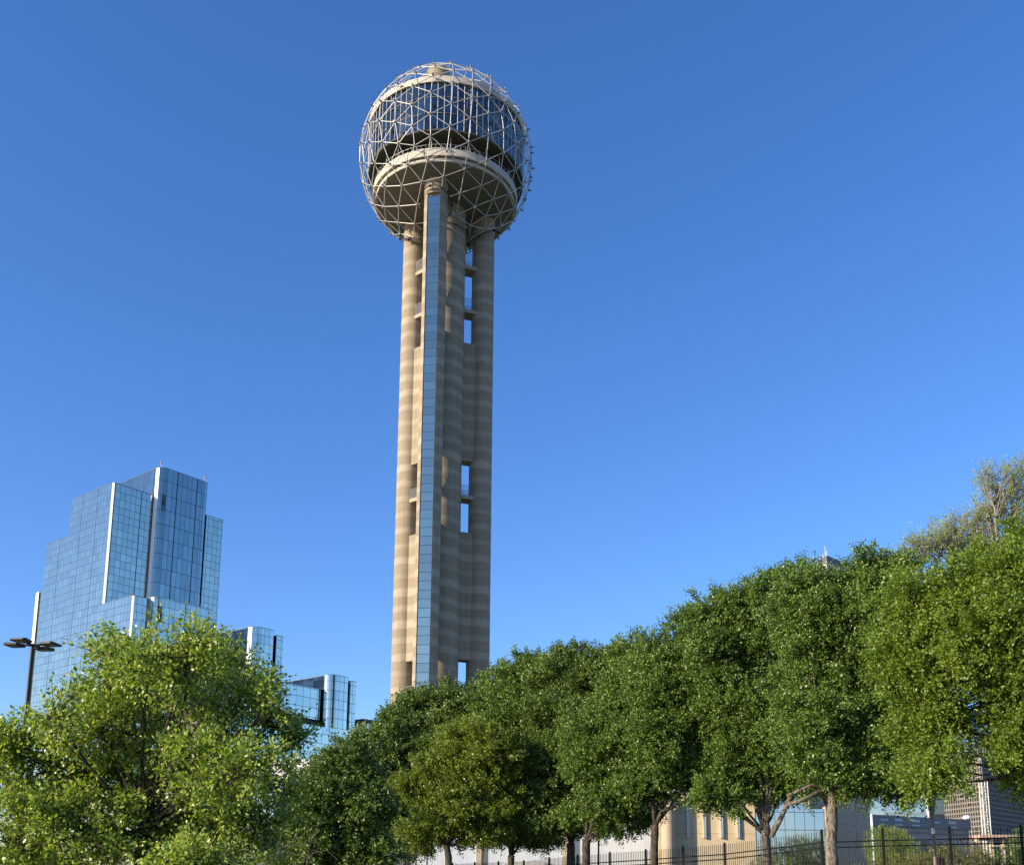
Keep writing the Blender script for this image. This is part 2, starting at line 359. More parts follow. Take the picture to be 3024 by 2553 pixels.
# webs between shaft and legs, left open at the bridge levels
WEB = [(0, 29.5), (42.5, 68.1), (83.0, 108.4)]
leg_objs = []
for k, ph in enumerate(PH):
    c = pol(RL, ph); dr = pol(1, ph); n = Vector((-dr.y, dr.x, 0))
    # leg: cylinder with a flat chord cut outward where the glass strip sits
    zt = 163.3 if k == 0 else 137.4
    gt = 134.4
    half = 1.30; nn = 40; a0 = math.asin(half/RADL)
    P = []
    for i in range(nn+1):
        a = a0 + (2*pi - 2*a0)*i/nn
        P.append((c.x + RADL*(dr.x*cos(a)+n.x*sin(a)), c.y + RADL*(dr.y*cos(a)+n.y*sin(a))))
    dep = RADL*cos(a0) - 0.28
    P2 = P + [(c.x+dr.x*dep-n.x*half, c.y+dr.y*dep-n.y*half), (c.x+dr.x*dep+n.x*half, c.y+dr.y*dep+n.y*half)]
    b = MB(); b.prism(P2, 0, gt)
    Pf = [(c.x + RADL*(dr.x*cos(a)+n.x*sin(a)), c.y + RADL*(dr.y*cos(a)+n.y*sin(a))) for a in [2*pi*i/48 for i in range(48)]]
    b.prism(Pf, gt, zt)
    L = b.build('leg', M_CONC, tower); leg_objs.append(L)
    for p in L.data.polygons: p.use_smooth = False
    b = MB()  # glass strip
    q0 = Vector((c.x+dr.x*(dep+0.12)-n.x*(half-0.06), c.y+dr.y*(dep+0.12)-n.y*(half-0.06), 0)); q1 = Vector((c.x+dr.x*(dep+0.12)+n.x*(half-0.06), c.y+dr.y*(dep+0.12)+n.y*(half-0.06), 0))
    b.add([(q0.x, q0.y, 0.5), (q1.x, q1.y, 0.5), (q1.x, q1.y, gt-0.35), (q0.x, q0.y, gt-0.35)], [(0, 1, 2, 3)], [[(1, 0.5), (3.2, 0.5), (3.2, gt), (1, gt)]])
    b.build('elevator_glass', M_LIFT, L)
    b = MB()
    for sgn in (-1, 1):
        e = Vector((c.x+dr.x*(dep+0.16)+n.x*sgn*(half-0.06), c.y+dr.y*(dep+0.16)+n.y*sgn*(half-0.06), 0))
        b.bar((e.x, e.y, 0.5), (e.x, e.y, gt-0.3), 0.07, n=4)
    b.build('glass_frame', M_DARK, L)
    # web walls, bridges, railings
    for j, (z0, z1) in enumerate(WEB):
        b = MB(); b.obox((dr.x*5.6, dr.y*5.6), (dr.x, dr.y), 2.3, 1.28, z0, z1); b.build('web_wall', M_CONC, tower)
    for (zs, zr) in ((124.95, 128.3), (115.1, 118.3), (75.0, 77.8), (34.6, 37.6)):
        b = MB(); b.obox((dr.x*5.6, dr.y*5.6), (dr.x, dr.y), 2.1, 1.42, zs, zs+0.75); br = b.build('bridge', M_CONCP, tower)
        for sgn in (-1, 1):
            b = MB()
            for i in range(15):
                r = 3.9 + i*0.24
                x, y = dr.x*r+n.x*1.36*sgn, dr.y*r+n.y*1.36*sgn
                b.bar((x, y, zs+0.75), (x, y, zr-0.06), 0.035, n=4, cap=False)
            for zz in (zs+1.0, zr-0.05):
                b.bar((dr.x*3.8+n.x*1.36*sgn, dr.y*3.8+n.y*1.36*sgn, zz), (dr.x*7.4+n.x*1.36*sgn, dr.y*7.4+n.y*1.36*sgn, zz), 0.05, n=4)
            b.build('railing', M_RAIL, br)
# pod: disc, decks, glass drum, roof
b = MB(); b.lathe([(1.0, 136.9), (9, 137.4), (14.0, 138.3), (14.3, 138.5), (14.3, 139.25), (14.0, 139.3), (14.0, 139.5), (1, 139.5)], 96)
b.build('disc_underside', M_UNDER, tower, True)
b = MB(); b.lathe([(14.2, 138.42), (14.45, 138.42), (14.45, 139.2), (14.2, 139.2)], 96, closed=True); b.build('lower_rim', M_CREAM, tower)
b = MB(); b.lathe([(14.7, 139.35), (15.0, 139.35), (15.0, 141.0), (14.7, 141.0)], 96, closed=True)
b.lathe([(13.9, 139.42), (14.75, 139.42), (14.75, 139.6), (13.9, 139.6)], 96, closed=True)
par = b.build('deck_parapet', M_CREAM, tower)
b = MB()
for i in range(96):
    a = 2*pi*i/96; b.bar((14.9*cos(a), 14.9*sin(a), 140.95), (14.9*cos(a), 14.9*sin(a), 141.8), 0.03, n=4, cap=False)
b.lathe([(14.86, 141.75), (14.96, 141.75), (14.96, 141.83), (14.86, 141.83)], 96, closed=True)
b.build('deck_railing', M_RAIL, tower)
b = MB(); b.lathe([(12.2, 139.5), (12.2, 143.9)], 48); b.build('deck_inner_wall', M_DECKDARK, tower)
for i in range(24):
    a = 2*pi*(i+0.5)/24; b = MB(); b.bar((14.3*cos(a), 14.3*sin(a), 139.5), (14.3*cos(a), 14.3*sin(a), 143.95), 0.09, n=6, cap=False); b.build('deck_column', M_FRAMEW, tower)
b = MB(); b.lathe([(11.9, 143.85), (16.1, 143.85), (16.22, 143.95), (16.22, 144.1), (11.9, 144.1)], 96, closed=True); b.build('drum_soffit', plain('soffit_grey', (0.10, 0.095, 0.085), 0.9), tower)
b = MB(); b.lathe([(16.15, 144.1), (16.15, 154.5)], 192); b.build('drum_glass', M_DRUM, tower, True)
b = MB()
for i in range(78):
    a = 2*pi*i/78; b.bar((16.22*cos(a), 16.22*sin(a), 144.1), (16.22*cos(a), 16.22*sin(a), 154.5), 0.055, n=4, cap=False)
b.build('drum_mullions', M_FRAMEW, tower)
b = MB()
for zz in (147.6, 151.2):
    b.lathe([(16.12, zz), (16.25, zz), (16.25, zz+0.12), (16.12, zz+0.12)], 96, closed=True)
b.build('floor_line', plain('floor_line_grey', (0.12, 0.14, 0.16), 0.6), tower)
b = MB(); b.lathe([(16.0, 154.45), (16.5, 154.45), (16.5, 155.75), (16.1, 155.75), (16.1, 155.3), (0.01, 155.5)], 128, closed=False); b.build('roof_rim', M_CREAM, tower)
# geodesic lattice: frequency-5 sphere with an edge of the icosahedron on top
def geodesic(V):
    p = (1+5**.5)/2
    v = np.array([[-1,p,0],[1,p,0],[-1,-p,0],[1,-p,0],[0,-1,p],[0,1,p],[0,-1,-p],[0,1,-p],[p,0,-1],[p,0,1],[-p,0,-1],[-p,0,1]], float); v /= np.linalg.norm(v[0])
    fcs = [(0,11,5),(0,5,1),(0,1,7),(0,7,10),(0,10,11),(1,5,9),(5,11,4),(11,10,2),(10,7,6),(7,1,8),(3,9,4),(3,4,2),(3,2,6),(3,6,8),(3,8,9),(4,9,5),(2,4,11),(6,2,10),(8,6,7),(9,8,1)]
    m_ = v[0]+v[11]; m_ /= np.linalg.norm(m_); e = v[0]-v[11]; e /= np.linalg.norm(e)
    B = np.stack([e, np.cross(m_, e), m_])
    a = 2.8256; ca, sa = cos(a), sin(a); Rz = np.array([[ca,-sa,0],[sa,ca,0],[0,0,1]]); T = np.array([[1,0,.0267],[0,1,.0889],[-.0267,-.0889,1]])
    R = T @ Rz @ B; key = {}; pts = []; ed = set()
    def idx(q):
        q = q/np.linalg.norm(q); k = tuple(np.round(q, 4))
        if k not in key: key[k] = len(pts); x = R @ q; pts.append(x/np.linalg.norm(x))
        return key[k]
    for A_, B_, C_ in fcs:
        g_ = {(i, j): idx(v[A_]*i+v[B_]*j+v[C_]*(V-i-j)) for i in range(V+1) for j in range(V+1-i)}
        for (i, j), q in g_.items():
            for d in ((1, 0), (0, 1), (1, -1)):
                o = g_.get((i+d[0], j+d[1]))
                if o is not None: ed.add((min(q, o), max(q, o)))
    return np.array(pts), ed
GP, GE = geodesic(5)
SR, SZ = 18.15, 149.1
GP = GP*SR + np.array([0, 0, SZ])
HOOP = 3.15
cyl = [(pol(RL, ph), HOOP) for ph in PH] + [(Vector((0, 0, 0)), RC+0.75)]
def inside(p, m=0.0):
    if p[2] > SZ: return False
    return any(hypot(p[0]-c.x, p[1]-c.y) < r - m for c, r in cyl)
lat = MB(); used = set()
for i, j in GE:
    a, b_ = GP[i], GP[j]; ia, ib = inside(a), inside(b_)
    if ia and ib: continue
    if ia or ib:
        if ia: a, b_ = b_, a
        lo_, hi_ = 0.0, 1.0
        for _ in range(20):
            md = (lo_+hi_)/2
            if inside(a+(b_-a)*md): hi_ = md
            else: lo_ = md
        b_ = a+(b_-a)*lo_
    elif inside((a+b_)/2, 0.6): continue
    lat.bar(a, b_, 0.072, n=6, cap=False)
    if not inside(GP[i]): used.add(i)
    if not inside(GP[j]): used.add(j)
lat.build('lattice_struts', M_STRUT, tower, True)
camv = np.array([-TX, -TY, EYE])
order = sorted(used, key=lambda i: np.linalg.norm(GP[i]-camv))
def node_mb(b, p):
    d = (p-np.array([0, 0, SZ]))/SR
    b.ball(p, 0.24, 8, 5); q = p + d*0.2; b.bar(q, q+d*0.33, 0.13, 0.2, n=7)
for i in order[:100]:
    b = MB(); node_mb(b, GP[i]); b.build('light_node', M_NODE, tower)
b = MB()
for i in order[100:]: node_mb(b, GP[i])
tag(b.build('light_node', M_NODE, tower), kind='stuff')
# hoops where the legs pass through the sphere, with floodlights
for k, (c, r) in enumerate(cyl[:3]):
    b = MB(); fl = MB(); pts = []
    for i in range(41):
        a = 2*pi*i/40; x, y = c.x+r*cos(a), c.y+r*sin(a); z = SZ - sqrt(max(1, SR*SR - x*x - y*y)); pts.append((x, y, z))
    b.tube(pts, [0.085]*41, 6)
    hoop = b.build('floodlight_hoop', M_DARK, leg_objs[k])
    for i in range(0, 40, 7):
        x, y, z = pts[i]; f = MB(); f.ball((x, y, z), 0.3, 8, 5, 0.8); f.bar((x, y, z), (c.x+(x-c.x)*RADL/r, c.y+(y-c.y)*RADL/r, z+0.5), 0.05, n=4); f.build('floodlight', M_DARK, hoop)
b = MB(); pts = []
for i in range(49):
    a = 2*pi*i/48; r = RC+0.75; x, y = r*cos(a), r*sin(a)
    if any(hypot(x-c.x, y-c.y) < HOOP for c, _ in cyl[:3]):
        if len(pts) > 1: b.tube(pts, [0.08]*len(pts), 6)
        pts = []; continue
    pts.append((x, y, SZ-sqrt(SR*SR-r*r)))
if len(pts) > 1: b.tube(pts, [0.08]*len(pts), 6)
b.build('shaft_hoop', M_DARK, tower)
# base building of the tower is hidden by the trees: a plain plinth
b = MB(); b.lathe([(13, 0), (13, 4.5), (0.01, 4.6)], 48); b.build('plinth', M_CONCP, tower)

# ------------------------------------------------------------------ mirror-glass hotel
A = Vector((-.783, .623, 0)).normalized(); B = Vector((.623, .783, 0)).normalized()
HK = 1.14                                   # plan module of the hotel in metres
D0 = Vector((-96.62*HK, 234.57*HK, 0))
hotel = empty('glass_hotel', D0)
tag(hotel, 'stepped hotel in blue mirror glass with bright rounded corners, left of the tower', 'hotel')
def TS(t_, s_): return (A*t_ + B*s_)*HK
def ZH(z): return z*HK - 0.22
def rblock(t0, t1, s0, s1, r=(0, 0, 0, 0), n=8):
    """plan rectangle with rounded corners; order (t0,s0),(t1,s0),(t1,s1),(t0,s1); t grows left, s grows away"""
    cs = [((t0, s0), (1, 1), r[0]), ((t1, s0), (-1, 1), r[1]), ((t1, s1), (-1, -1), r[2]), ((t0, s1), (1, -1), r[3])]
    out = []
    for k, ((t_, s_), (dt, ds), rr) in enumerate(cs):
        if rr <= 0: out.append((t_, s_)); continue
        ct, cs_ = t_+dt*rr, s_+ds*rr
        st = [pi*1.5 if False else None]
        # start and end angles in (t,s) plane for this corner, walking (t0,s0)->(t1,s0)->...
        ang = {0: (pi, 1.5*pi), 1: (1.5*pi, 2*pi), 2: (0, pi/2), 3: (pi/2, pi)}[k]
        for i in range(n+1):
            a = ang[0]+(ang[1]-ang[0])*i/n; out.append((ct+rr*cos(a), cs_+rr*sin(a)))
    P = [(TS(*q).x, TS(*q).y) for q in out]
    ar = sum(P[i][0]*P[(i+1) % len(P)][1]-P[(i+1) % len(P)][0]*P[i][1] for i in range(len(P)))
    return P if ar > 0 else P[::-1]
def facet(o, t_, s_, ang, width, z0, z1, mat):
    """white strip painted as sun glint on a glass corner: centre in plan (t,s), facing ang degrees from the -B normal towards -A"""
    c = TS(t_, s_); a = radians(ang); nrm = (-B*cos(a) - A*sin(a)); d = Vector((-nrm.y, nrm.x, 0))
    b = MB(); b.obox((c.x+nrm.x*0.02, c.y+nrm.y*0.02), (d.x, d.y), width/2, 0.06, ZH(z0), ZH(z1)); b.build('corner_glint', mat, o)
def side(o, t0, t1, s_, z0, z1, mat):  # sheet over one side of a wing, coloured as a dark reflection
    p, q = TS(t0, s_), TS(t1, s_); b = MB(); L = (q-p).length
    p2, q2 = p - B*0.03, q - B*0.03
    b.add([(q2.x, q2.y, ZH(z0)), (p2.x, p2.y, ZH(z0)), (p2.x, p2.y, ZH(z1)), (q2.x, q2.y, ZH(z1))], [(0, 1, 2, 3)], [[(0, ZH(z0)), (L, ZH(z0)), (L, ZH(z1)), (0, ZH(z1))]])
    b.build('dark_reflection_glass', mat, o)
def block(name, t0, t1, s0, s1, z0, z1, mat, r=(0, 0, 0, 0), cop=True, n=8):
    P = rblock(t0, t1, s0, s1, r, n); z0, z1 = ZH(z0), ZH(z1); b = MB(); b.prism(P, z0, z1); o = b.build(name, mat, hotel)
    if cop:
        c = MB(); cx = sum(p[0] for p in P)/len(P); cy = sum(p[1] for p in P)/len(P)
        Q = [(cx+(p[0]-cx)*1.004, cy+(p[1]-cy)*1.004) for p in P]; c.prism(Q, z1, z1+0.12); c.build('coping', plain('coping', (0.07, 0.10, 0.12), 0.6, 0.0), o)
    return o
R1 = 2.0
M_GLINT = plain('glint_white', (0.85, 0.85, 0.82), 0.4, 0.0, 0.03, 1.0)  # matt white colour stands in for the sun glint on the corner glass
M_DKREFL = curtain('dark_reflection_glass', (0.05, 0.07, 0.085), 1.75, 1.9, 0.07, 0.02, 0.06, (0.01, 0.015, 0.02), 1000, 0.5)  # dark reflection of the main hotel block put into the tint
g1 = block('glass_block', -12.6, 0, 0, 10.8, 0, 64.2, M_HOTA, (0.45, 0, 0, 0), n=3)
facet(g1, -12.45, 0.15, 40, 0.62, 30, 64.2, M_GLINT)
g2 = block('glass_block', 0, 19.3, 0, 10.8, 64.22, 94.5, M_HOTA, (0.45, 0, 0, 0), n=3)
facet(g2, 0.12, 0.12, 40, 0.70, 64.3, 94.5, M_GLINT)
block('glass_block', 0.01, 19.3, 0.0, 10.8, 0, 64.2, M_HOTA, cop=False)
block('glass_block', 19.3, 30.6, 0.25, 10.8, 0, 85.1, M_HOTA)
g3 = block('glass_block', 30.6, 34.6, 0.5, 10.8, 0, 72.8, M_HOTA, (0, 1.9, 1.9, 0))
facet(g3, 33.35, 0.42, -8, 2.3, 0, 72.75, M_GLINT)
g4 = block('glass_block', -2.47, 18.9, 10.85, 25.5, 64.0, 101.6, M_HOTB, (R1, 0, 0, R1), n=3)
facet(g4, -0.97, 10.97, 15, 1.17, 64.0, 101.55, M_GLINT)
block('glass_block', -1.5, 18, 25.5, 30.9, 0, 93.3, M_HOTA, (0, 0, 0, 0.6))
block('glass_block', -2.4, 18.8, 10.85, 25.45, 0, 63.98, M_HOTA, (R1, 0, 0, R1), cop=False)
block('glass_block', -15.1, -2.5, 4.2, 20.5, 0, 64.6, M_HOTA, (R1, 0, 0, R1), n=3)
g5 = block('glass_block', -43.4, -15.2, 10.85, 17.7, 0, 54.6, M_GLASSL, (R1, 0, 0, 2.6), n=3)
facet(g5, -41.9, 10.97, 15, 1.17, 30, 54.55, M_GLINT)
side(g5, -41.3, -15.3, 10.85, 20, 54.5, M_DKREFL)
block('glass_block', -42.5, -15.2, 17.7, 19.6, 0, 53.9, M_GLASSL)
g6 = block('glass_block', -68.8, -43.5, 10.85, 17.0, 0, 41.0, M_GLASSL, (R1, 0, 0, 2.6))
side(g6, -66.9, -43.6, 10.85, 30, 40.9, M_DKREFL)
block('glass_block', -67.9, -43.5, 17.0, 18.5, 0, 40.6, M_GLASSL)
block('glass_block', -66.4, -55.0, -4.0, 10.5, 31.9, 38.1, M_GLASSL)
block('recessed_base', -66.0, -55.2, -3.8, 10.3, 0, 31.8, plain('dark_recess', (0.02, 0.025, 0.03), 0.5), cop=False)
block('glass_block', -70.6, -66.5, -30, 18.9, 22.9, 29.9, M_GLASSL, cop=False)
block('podium_glass', -70.6, -66.5, -30, 18.9, 0, 22.9, M_GLASSL, cop=False)
for t_, s_, z in ((-1.2, 11.6, 101.8), (-1.6, 24.2, 101.8)):   # aviation lights
    P = TS(t_, s_); z = ZH(z); b = MB(); b.bar((P.x, P.y, z), (P.x, P.y, z+1.4), 0.06, n=5); b.ball((P.x, P.y, z+1.5), 0.3); b.build('warning_light', plain('red_lamp', (0.5, 0.06, 0.05), 0.4), hotel)

# low dark roof right of the hotel
q = at(1108, 2152, 262); b = MB(); lr = empty('low_building', (q[0], q[1], 0))
b.obox((0, 0), (B.x, B.y), 9, 5, 0, q[2]); b.build('wall', M_GLASSL, lr)
b = MB(); b.obox((0, 0), (B.x, B.y), 9.4, 5.4, q[2]+0.02, q[2]+1.1); b.build('roof', plain('dark_roof', (0.05, 0.055, 0.06), 0.6), lr)
tag(lr, 'low flat dark roof peeking over the trees between the glass hotel and the tower', 'building')

# podium with the cream band, in front of the hotel wings
pod = empty('stone_podium', at(850, 2500, 178)); pod.location.z = 0
tag(pod, 'low building with a cream stone band behind the leafy trees, below the glass hotel', 'building')
def lbox(o, px0, px1, Y, z0, z1, dep, mat, name, py=2400):
    a, b_ = at(px0, py, Y), at(px1, py, Y); l = o.location; b = MB()
    b.prism([(a[0]-l.x, Y-l.y), (b_[0]-l.x, Y-l.y), (b_[0]-l.x, Y+dep-l.y), (a[0]-l.x, Y+dep-l.y)], z0-l.z, z1-l.z)
    return b.build(name, mat, o)
zt, zb = at(860, 2242, 178)[2], at(860, 2297, 178)[2]
lbox(pod, 560, 1150, 178, zb, zt, 8, M_STONEW, 'stone_band'); lbox(pod, 562, 1148, 178.2, 0, zb-0.01, 7.5, M_GLASSL, 'glazing')

# ------------------------------------------------------------------ tan hall with fins and its glass entrance
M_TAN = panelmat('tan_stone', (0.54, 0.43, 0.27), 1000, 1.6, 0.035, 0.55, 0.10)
M_TANC = panelmat('tan_column', (0.40, 0.33, 0.24), 1000, 2.8, 0.035, 0.6, 0.06)
M_FIN = plain('fin_metal', (0.55, 0.55, 0.53), 0.4, 0.4, 0.05)
HY = 75.0
hall = empty('exhibition_hall', at(2100, 2540, HY)); hall.location.z = 0
tag(hall, 'tan stone hall with four thin vertical metal fins beside a blue glass entrance', 'building')
def Z(px, py, Y): return float(at(px, py, Y)[2])
def X(px, Y, py=2450): return float(at(px, py, Y)[0])
def poly(o, pts, z0, z1, mat, name):
    l = o.location; b = MB(); b.prism([(p[0]-l.x, p[1]-l.y) for p in pts], z0, z1); return b.build(name, mat, o)
lbox(hall, 1985, 2229, HY, 0, Z(2100, 2345, HY), 10, M_TAN, 'wall')
cb = MB(); hl = hall.location
for k, (o_, dz) in enumerate(((0.10, 0), (0.22, 0.22), (0.12, 0.44), (0.3, 0.66))):
    cb.box((X(1983, HY)-hl.x, HY-o_-hl.y, Z(2100, 2345, HY)+dz+0.01), (X(2231, HY)-hl.x, HY+5-hl.y, Z(2100, 2345, HY)+dz+0.2))
cb.build('cornice', M_FIN, hall)
for px in (2032, 2080.5, 2130.5, 2179.5):
    b = MB(); x = X(px, HY)-hl.x; b.box((x-0.10, HY-0.20-hl.y, Z(px, 2473, HY)), (x-0.02, HY-0.005-hl.y, Z(px, 2347, HY))); b.box((x+0.02, HY-0.20-hl.y, Z(px, 2473, HY)), (x+0.09, HY-0.005-hl.y, Z(px, 2347, HY)));
    b.box((x-0.02, HY-0.16-hl.y, Z(px, 2473, HY)), (x+0.02, HY-0.005-hl.y, Z(px, 2347, HY)))
    b.build('fin', M_FIN, hall)
b = MB(); b.lathe([(0.5, 0), (0.5, Z(1973, 2350, HY-0.6))], 28, (X(1973, HY-0.6)-hl.x, HY-0.6-hl.y)); b.build('column', M_TANC, hall, True)
lbox(hall, 1944, 1960, HY+0.5, 0, Z(1950, 2380, HY), 3, M_TAN, 'side_wall')
M_ENT = curtain('entrance_glass', (0.50, 0.58, 0.62), 0.72*1.0, 1.28, 0.05, 0.006, 0.03, (0.03, 0.05, 0.07), 1000, 0.04)
lbox(hall, 2229.5, 2440, HY+0.4, 0, Z(2300, 2385, HY), 6, M_ENT, 'entrance_glazing')
lbox(hall, 2300, 2392, HY+0.6, Z(2300, 2385, HY)+0.01, Z(2300, 2290, HY), 6, M_ENT, 'upper_glazing')
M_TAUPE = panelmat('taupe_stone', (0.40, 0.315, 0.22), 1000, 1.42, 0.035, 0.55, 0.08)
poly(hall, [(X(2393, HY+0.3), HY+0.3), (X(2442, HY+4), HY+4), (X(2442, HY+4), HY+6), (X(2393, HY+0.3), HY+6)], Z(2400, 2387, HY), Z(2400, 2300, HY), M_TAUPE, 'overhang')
# the wing on the right: two faces turned away from the sun
wx = X(2572, 83)
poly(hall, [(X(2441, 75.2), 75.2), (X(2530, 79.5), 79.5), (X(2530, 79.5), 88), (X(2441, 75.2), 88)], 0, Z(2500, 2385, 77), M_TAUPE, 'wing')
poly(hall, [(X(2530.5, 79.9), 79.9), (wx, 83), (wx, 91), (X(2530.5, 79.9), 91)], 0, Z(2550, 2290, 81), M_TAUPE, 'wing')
poly(hall, [(X(2500, 79.2), 79.2), (X(2529, 79.6), 79.6), (X(2529, 79.6), 85), (X(2500, 79.2), 85)], Z(2500, 2385, 77)+0.01, Z(2515, 2320, 79), M_TAN, 'wing_tower')

# ------------------------------------------------------------------ long white panel wall behind the oaks
WY = 86.0
M_WHITE = panelmat('white_metal_panels', (0.50, 0.53, 0.57), 1.2, 3.7, 0.03, 0.75, 0.02, 0.5)
wh = empty('white_warehouse', at(1500, 2540, WY)); wh.location.z = 0
tag(wh, 'long low white panelled building behind the dark oak trunks, left of the tan hall', 'building')
lbox(wh, 1040, 1409, WY, 0, Z(1300, 2432, WY), 9, M_WHITE, 'wall'); lbox(wh, 1437, 1925, WY, 0, Z(1500, 2432, WY), 9, M_WHITE, 'wall')
lbox(wh, 1410, 1423, WY-0.3, 0, Z(1415, 2440, WY), 8, M_TAUPE, 'pier'); lbox(wh, 1423.3, 1437, WY-0.1, 0, Z(1415, 2440, WY), 8, M_TAN, 'pier')
lbox(wh, 1662, 1690, WY-0.35, 0, Z(1680, 2440, WY), 0.3, M_TANC, 'pier')
b = MB(); l = wh.location; b.box((X(1038, WY)-l.x, WY-0.3-l.y, Z(1500, 2432, WY)+0.01), (X(1927, WY)-l.x, WY+9-l.y, Z(1500, 2425, WY))); b.build('coping', plain('white_cap', (0.7, 0.7, 0.68), 0.5), wh)

# ------------------------------------------------------------------ right-hand background
sg = empty('grey_sign_building', at(2700, 2500, 100)); sg.location.z = 0; sl = sg.location
tag(sg, 'low grey building with a band of small white lettering behind the black fence, right', 'building')
P0 = (X(2573, 100), 100.0); P1 = (X(2862, 108), 108.0)
dv = Vector((P1[0]-P0[0], P1[1]-P0[1], 0)); LW = dv.length; dv.normalize(); nv = Vector((dv.y, -dv.x, 0))
M_SGD = plain('grey_fascia', (0.225, 0.205, 0.19), 0.7, 0, 0.05, 1.0); M_SGL = plain('grey_wall', (0.37, 0.34, 0.315), 0.8, 0, 0.06, 1.0)
ztop = (Z(2573, 2401, 100) + Z(2862, 2422, 108))/2; zmid = (Z(2573, 2437, 100)+Z(2862, 2448, 108))/2
def wallpiece(o, a, b_, z0, z1, off, dep, mat, name):
    l = o.location; p = Vector((P0[0], P0[1], 0))+dv*a+nv*off; q = Vector((P0[0], P0[1], 0))+dv*b_+nv*off
    m = MB(); m.prism([(p.x-l.x, p.y-l.y), (q.x-l.x, q.y-l.y), (q.x-nv.x*dep-l.x, q.y-nv.y*dep-l.y), (p.x-nv.x*dep-l.x, p.y-nv.y*dep-l.y)], z0, z1); return m.build(name, mat, o)
fas = wallpiece(sg, 0, LW, zmid, ztop, 0.25, 6, M_SGD, 'fascia'); wallpiece(sg, 0, LW-0.02, 0, zmid-0.01, 0, 5.5, M_SGL, 'wall')
wallpiece(sg, 0, LW, zmid-0.55, zmid-0.4, 0.12, 0.2, M_SGD, 'ledge'); wallpiece(sg, -0.12, 0, 0, ztop, 0.28, 0.4, plain('white_edge', (0.7, 0.7, 0.68), 0.5), 'corner_trim')
rngs = random.Random(5)
M_LET = plain('white_letters', (0.8, 0.8, 0.8), 0.5)
for k, (u, two, br_) in enumerate(((0.105, 0, 1), (0.25, 1, 0), (0.42, 1, 1), (0.63, 0, 1), (0.80, 1, 1))):   # lettering too small to read in the photograph
    m = MB(); base = u*LW
    for row in range(1+two):
        z0 = ztop-0.52-row*0.42; hgt = 0.26 if row == 0 and two else 0.15; x = base-0.55
        while x < base+0.55:
            wdt = rngs.uniform(0.05, 0.1)
            p = Vector((P0[0], P0[1], 0))+dv*x+nv*0.26; q = p+dv*wdt
            hh = hgt*rngs.choice((1, 1, 0.7)); m.add([(p.x-sl.x, p.y-sl.y, z0), (q.x-sl.x, q.y-sl.y, z0), (q.x-sl.x, q.y-sl.y, z0+hh), (p.x-sl.x, p.y-sl.y, z0+hh)], [(0, 1, 2, 3)])
            x += wdt+rngs.uniform(0.03, 0.06)
    m.build('lettering', M_LET, fas)
for u in (0.48, 0.62, 0.74):
    wallpiece(sg, LW*u, LW*u+1.3, 1.2, zmid-1.3, 0.02, 0.1, plain('dark_window', (0.04, 0.045, 0.05), 0.3), 'window')
m = MB(); q = Vector((P0[0], P0[1], 0))+dv*LW*0.935; m.ball((q.x-sl.x, q.y-sl.y-1, ztop+0.15), 0.42, 10, 7, 0.6); m.build('roof_dome', plain('white_dome', (0.8, 0.8, 0.8), 0.4), sg)
# pale glass pavilion behind the sign building
gp = empty('pale_glass_building', at(2680, 2500, 118)); gp.location.z = 0
tag(gp, 'pale glass fronted building with thin mullions rising behind the grey sign building', 'building')
M_PALE = curtain('pale_glass', (0.62, 0.70, 0.68), 2.4, 9, 0.35, 0.01, 0.15, (0.22, 0.26, 0.27), 1000, 0.05)
lbox(gp, 2610, 2738, 118, 0, Z(2680, 2340, 118), 8, M_PALE, 'glass_front')
lbox(gp, 2738.5, 2744, 117.9, 0, Z(2740, 2330, 118), 8, plain('white_edge', (0.7, 0.7, 0.68), 0.5), 'corner_trim')
lbox(gp, 2744.5, 2790, 119, 0, Z(2770, 2330, 118), 8, curtain('dark_glass', (0.22, 0.26, 0.28), 2.2, 3.0, 0.1, 0.06, 0.1), 'side_glass')
rw = empty('red_striped_block', at(2588, 2500, 125)); rw.location.z = 0
tag(rw, 'small white rooftop block with a red stripe above the grey sign building', 'building')
lbox(rw, 2577, 2601, 125, 0, Z(2588, 2375, 125), 4, plain('white_paint', (0.75, 0.72, 0.68), 0.6), 'lower_wall')
lbox(rw, 2577, 2601, 124.97, Z(2588, 2375, 125)+0.01, Z(2588, 2367, 125), 4, plain('red_paint', (0.55, 0.03, 0.04), 0.6), 'red_stripe')
lbox(rw, 2577, 2601, 125, Z(2588, 2367, 125)+0.02, Z(2588, 2335, 125), 4, plain('white_paint', (0.75, 0.72, 0.68), 0.6), 'upper_wall')
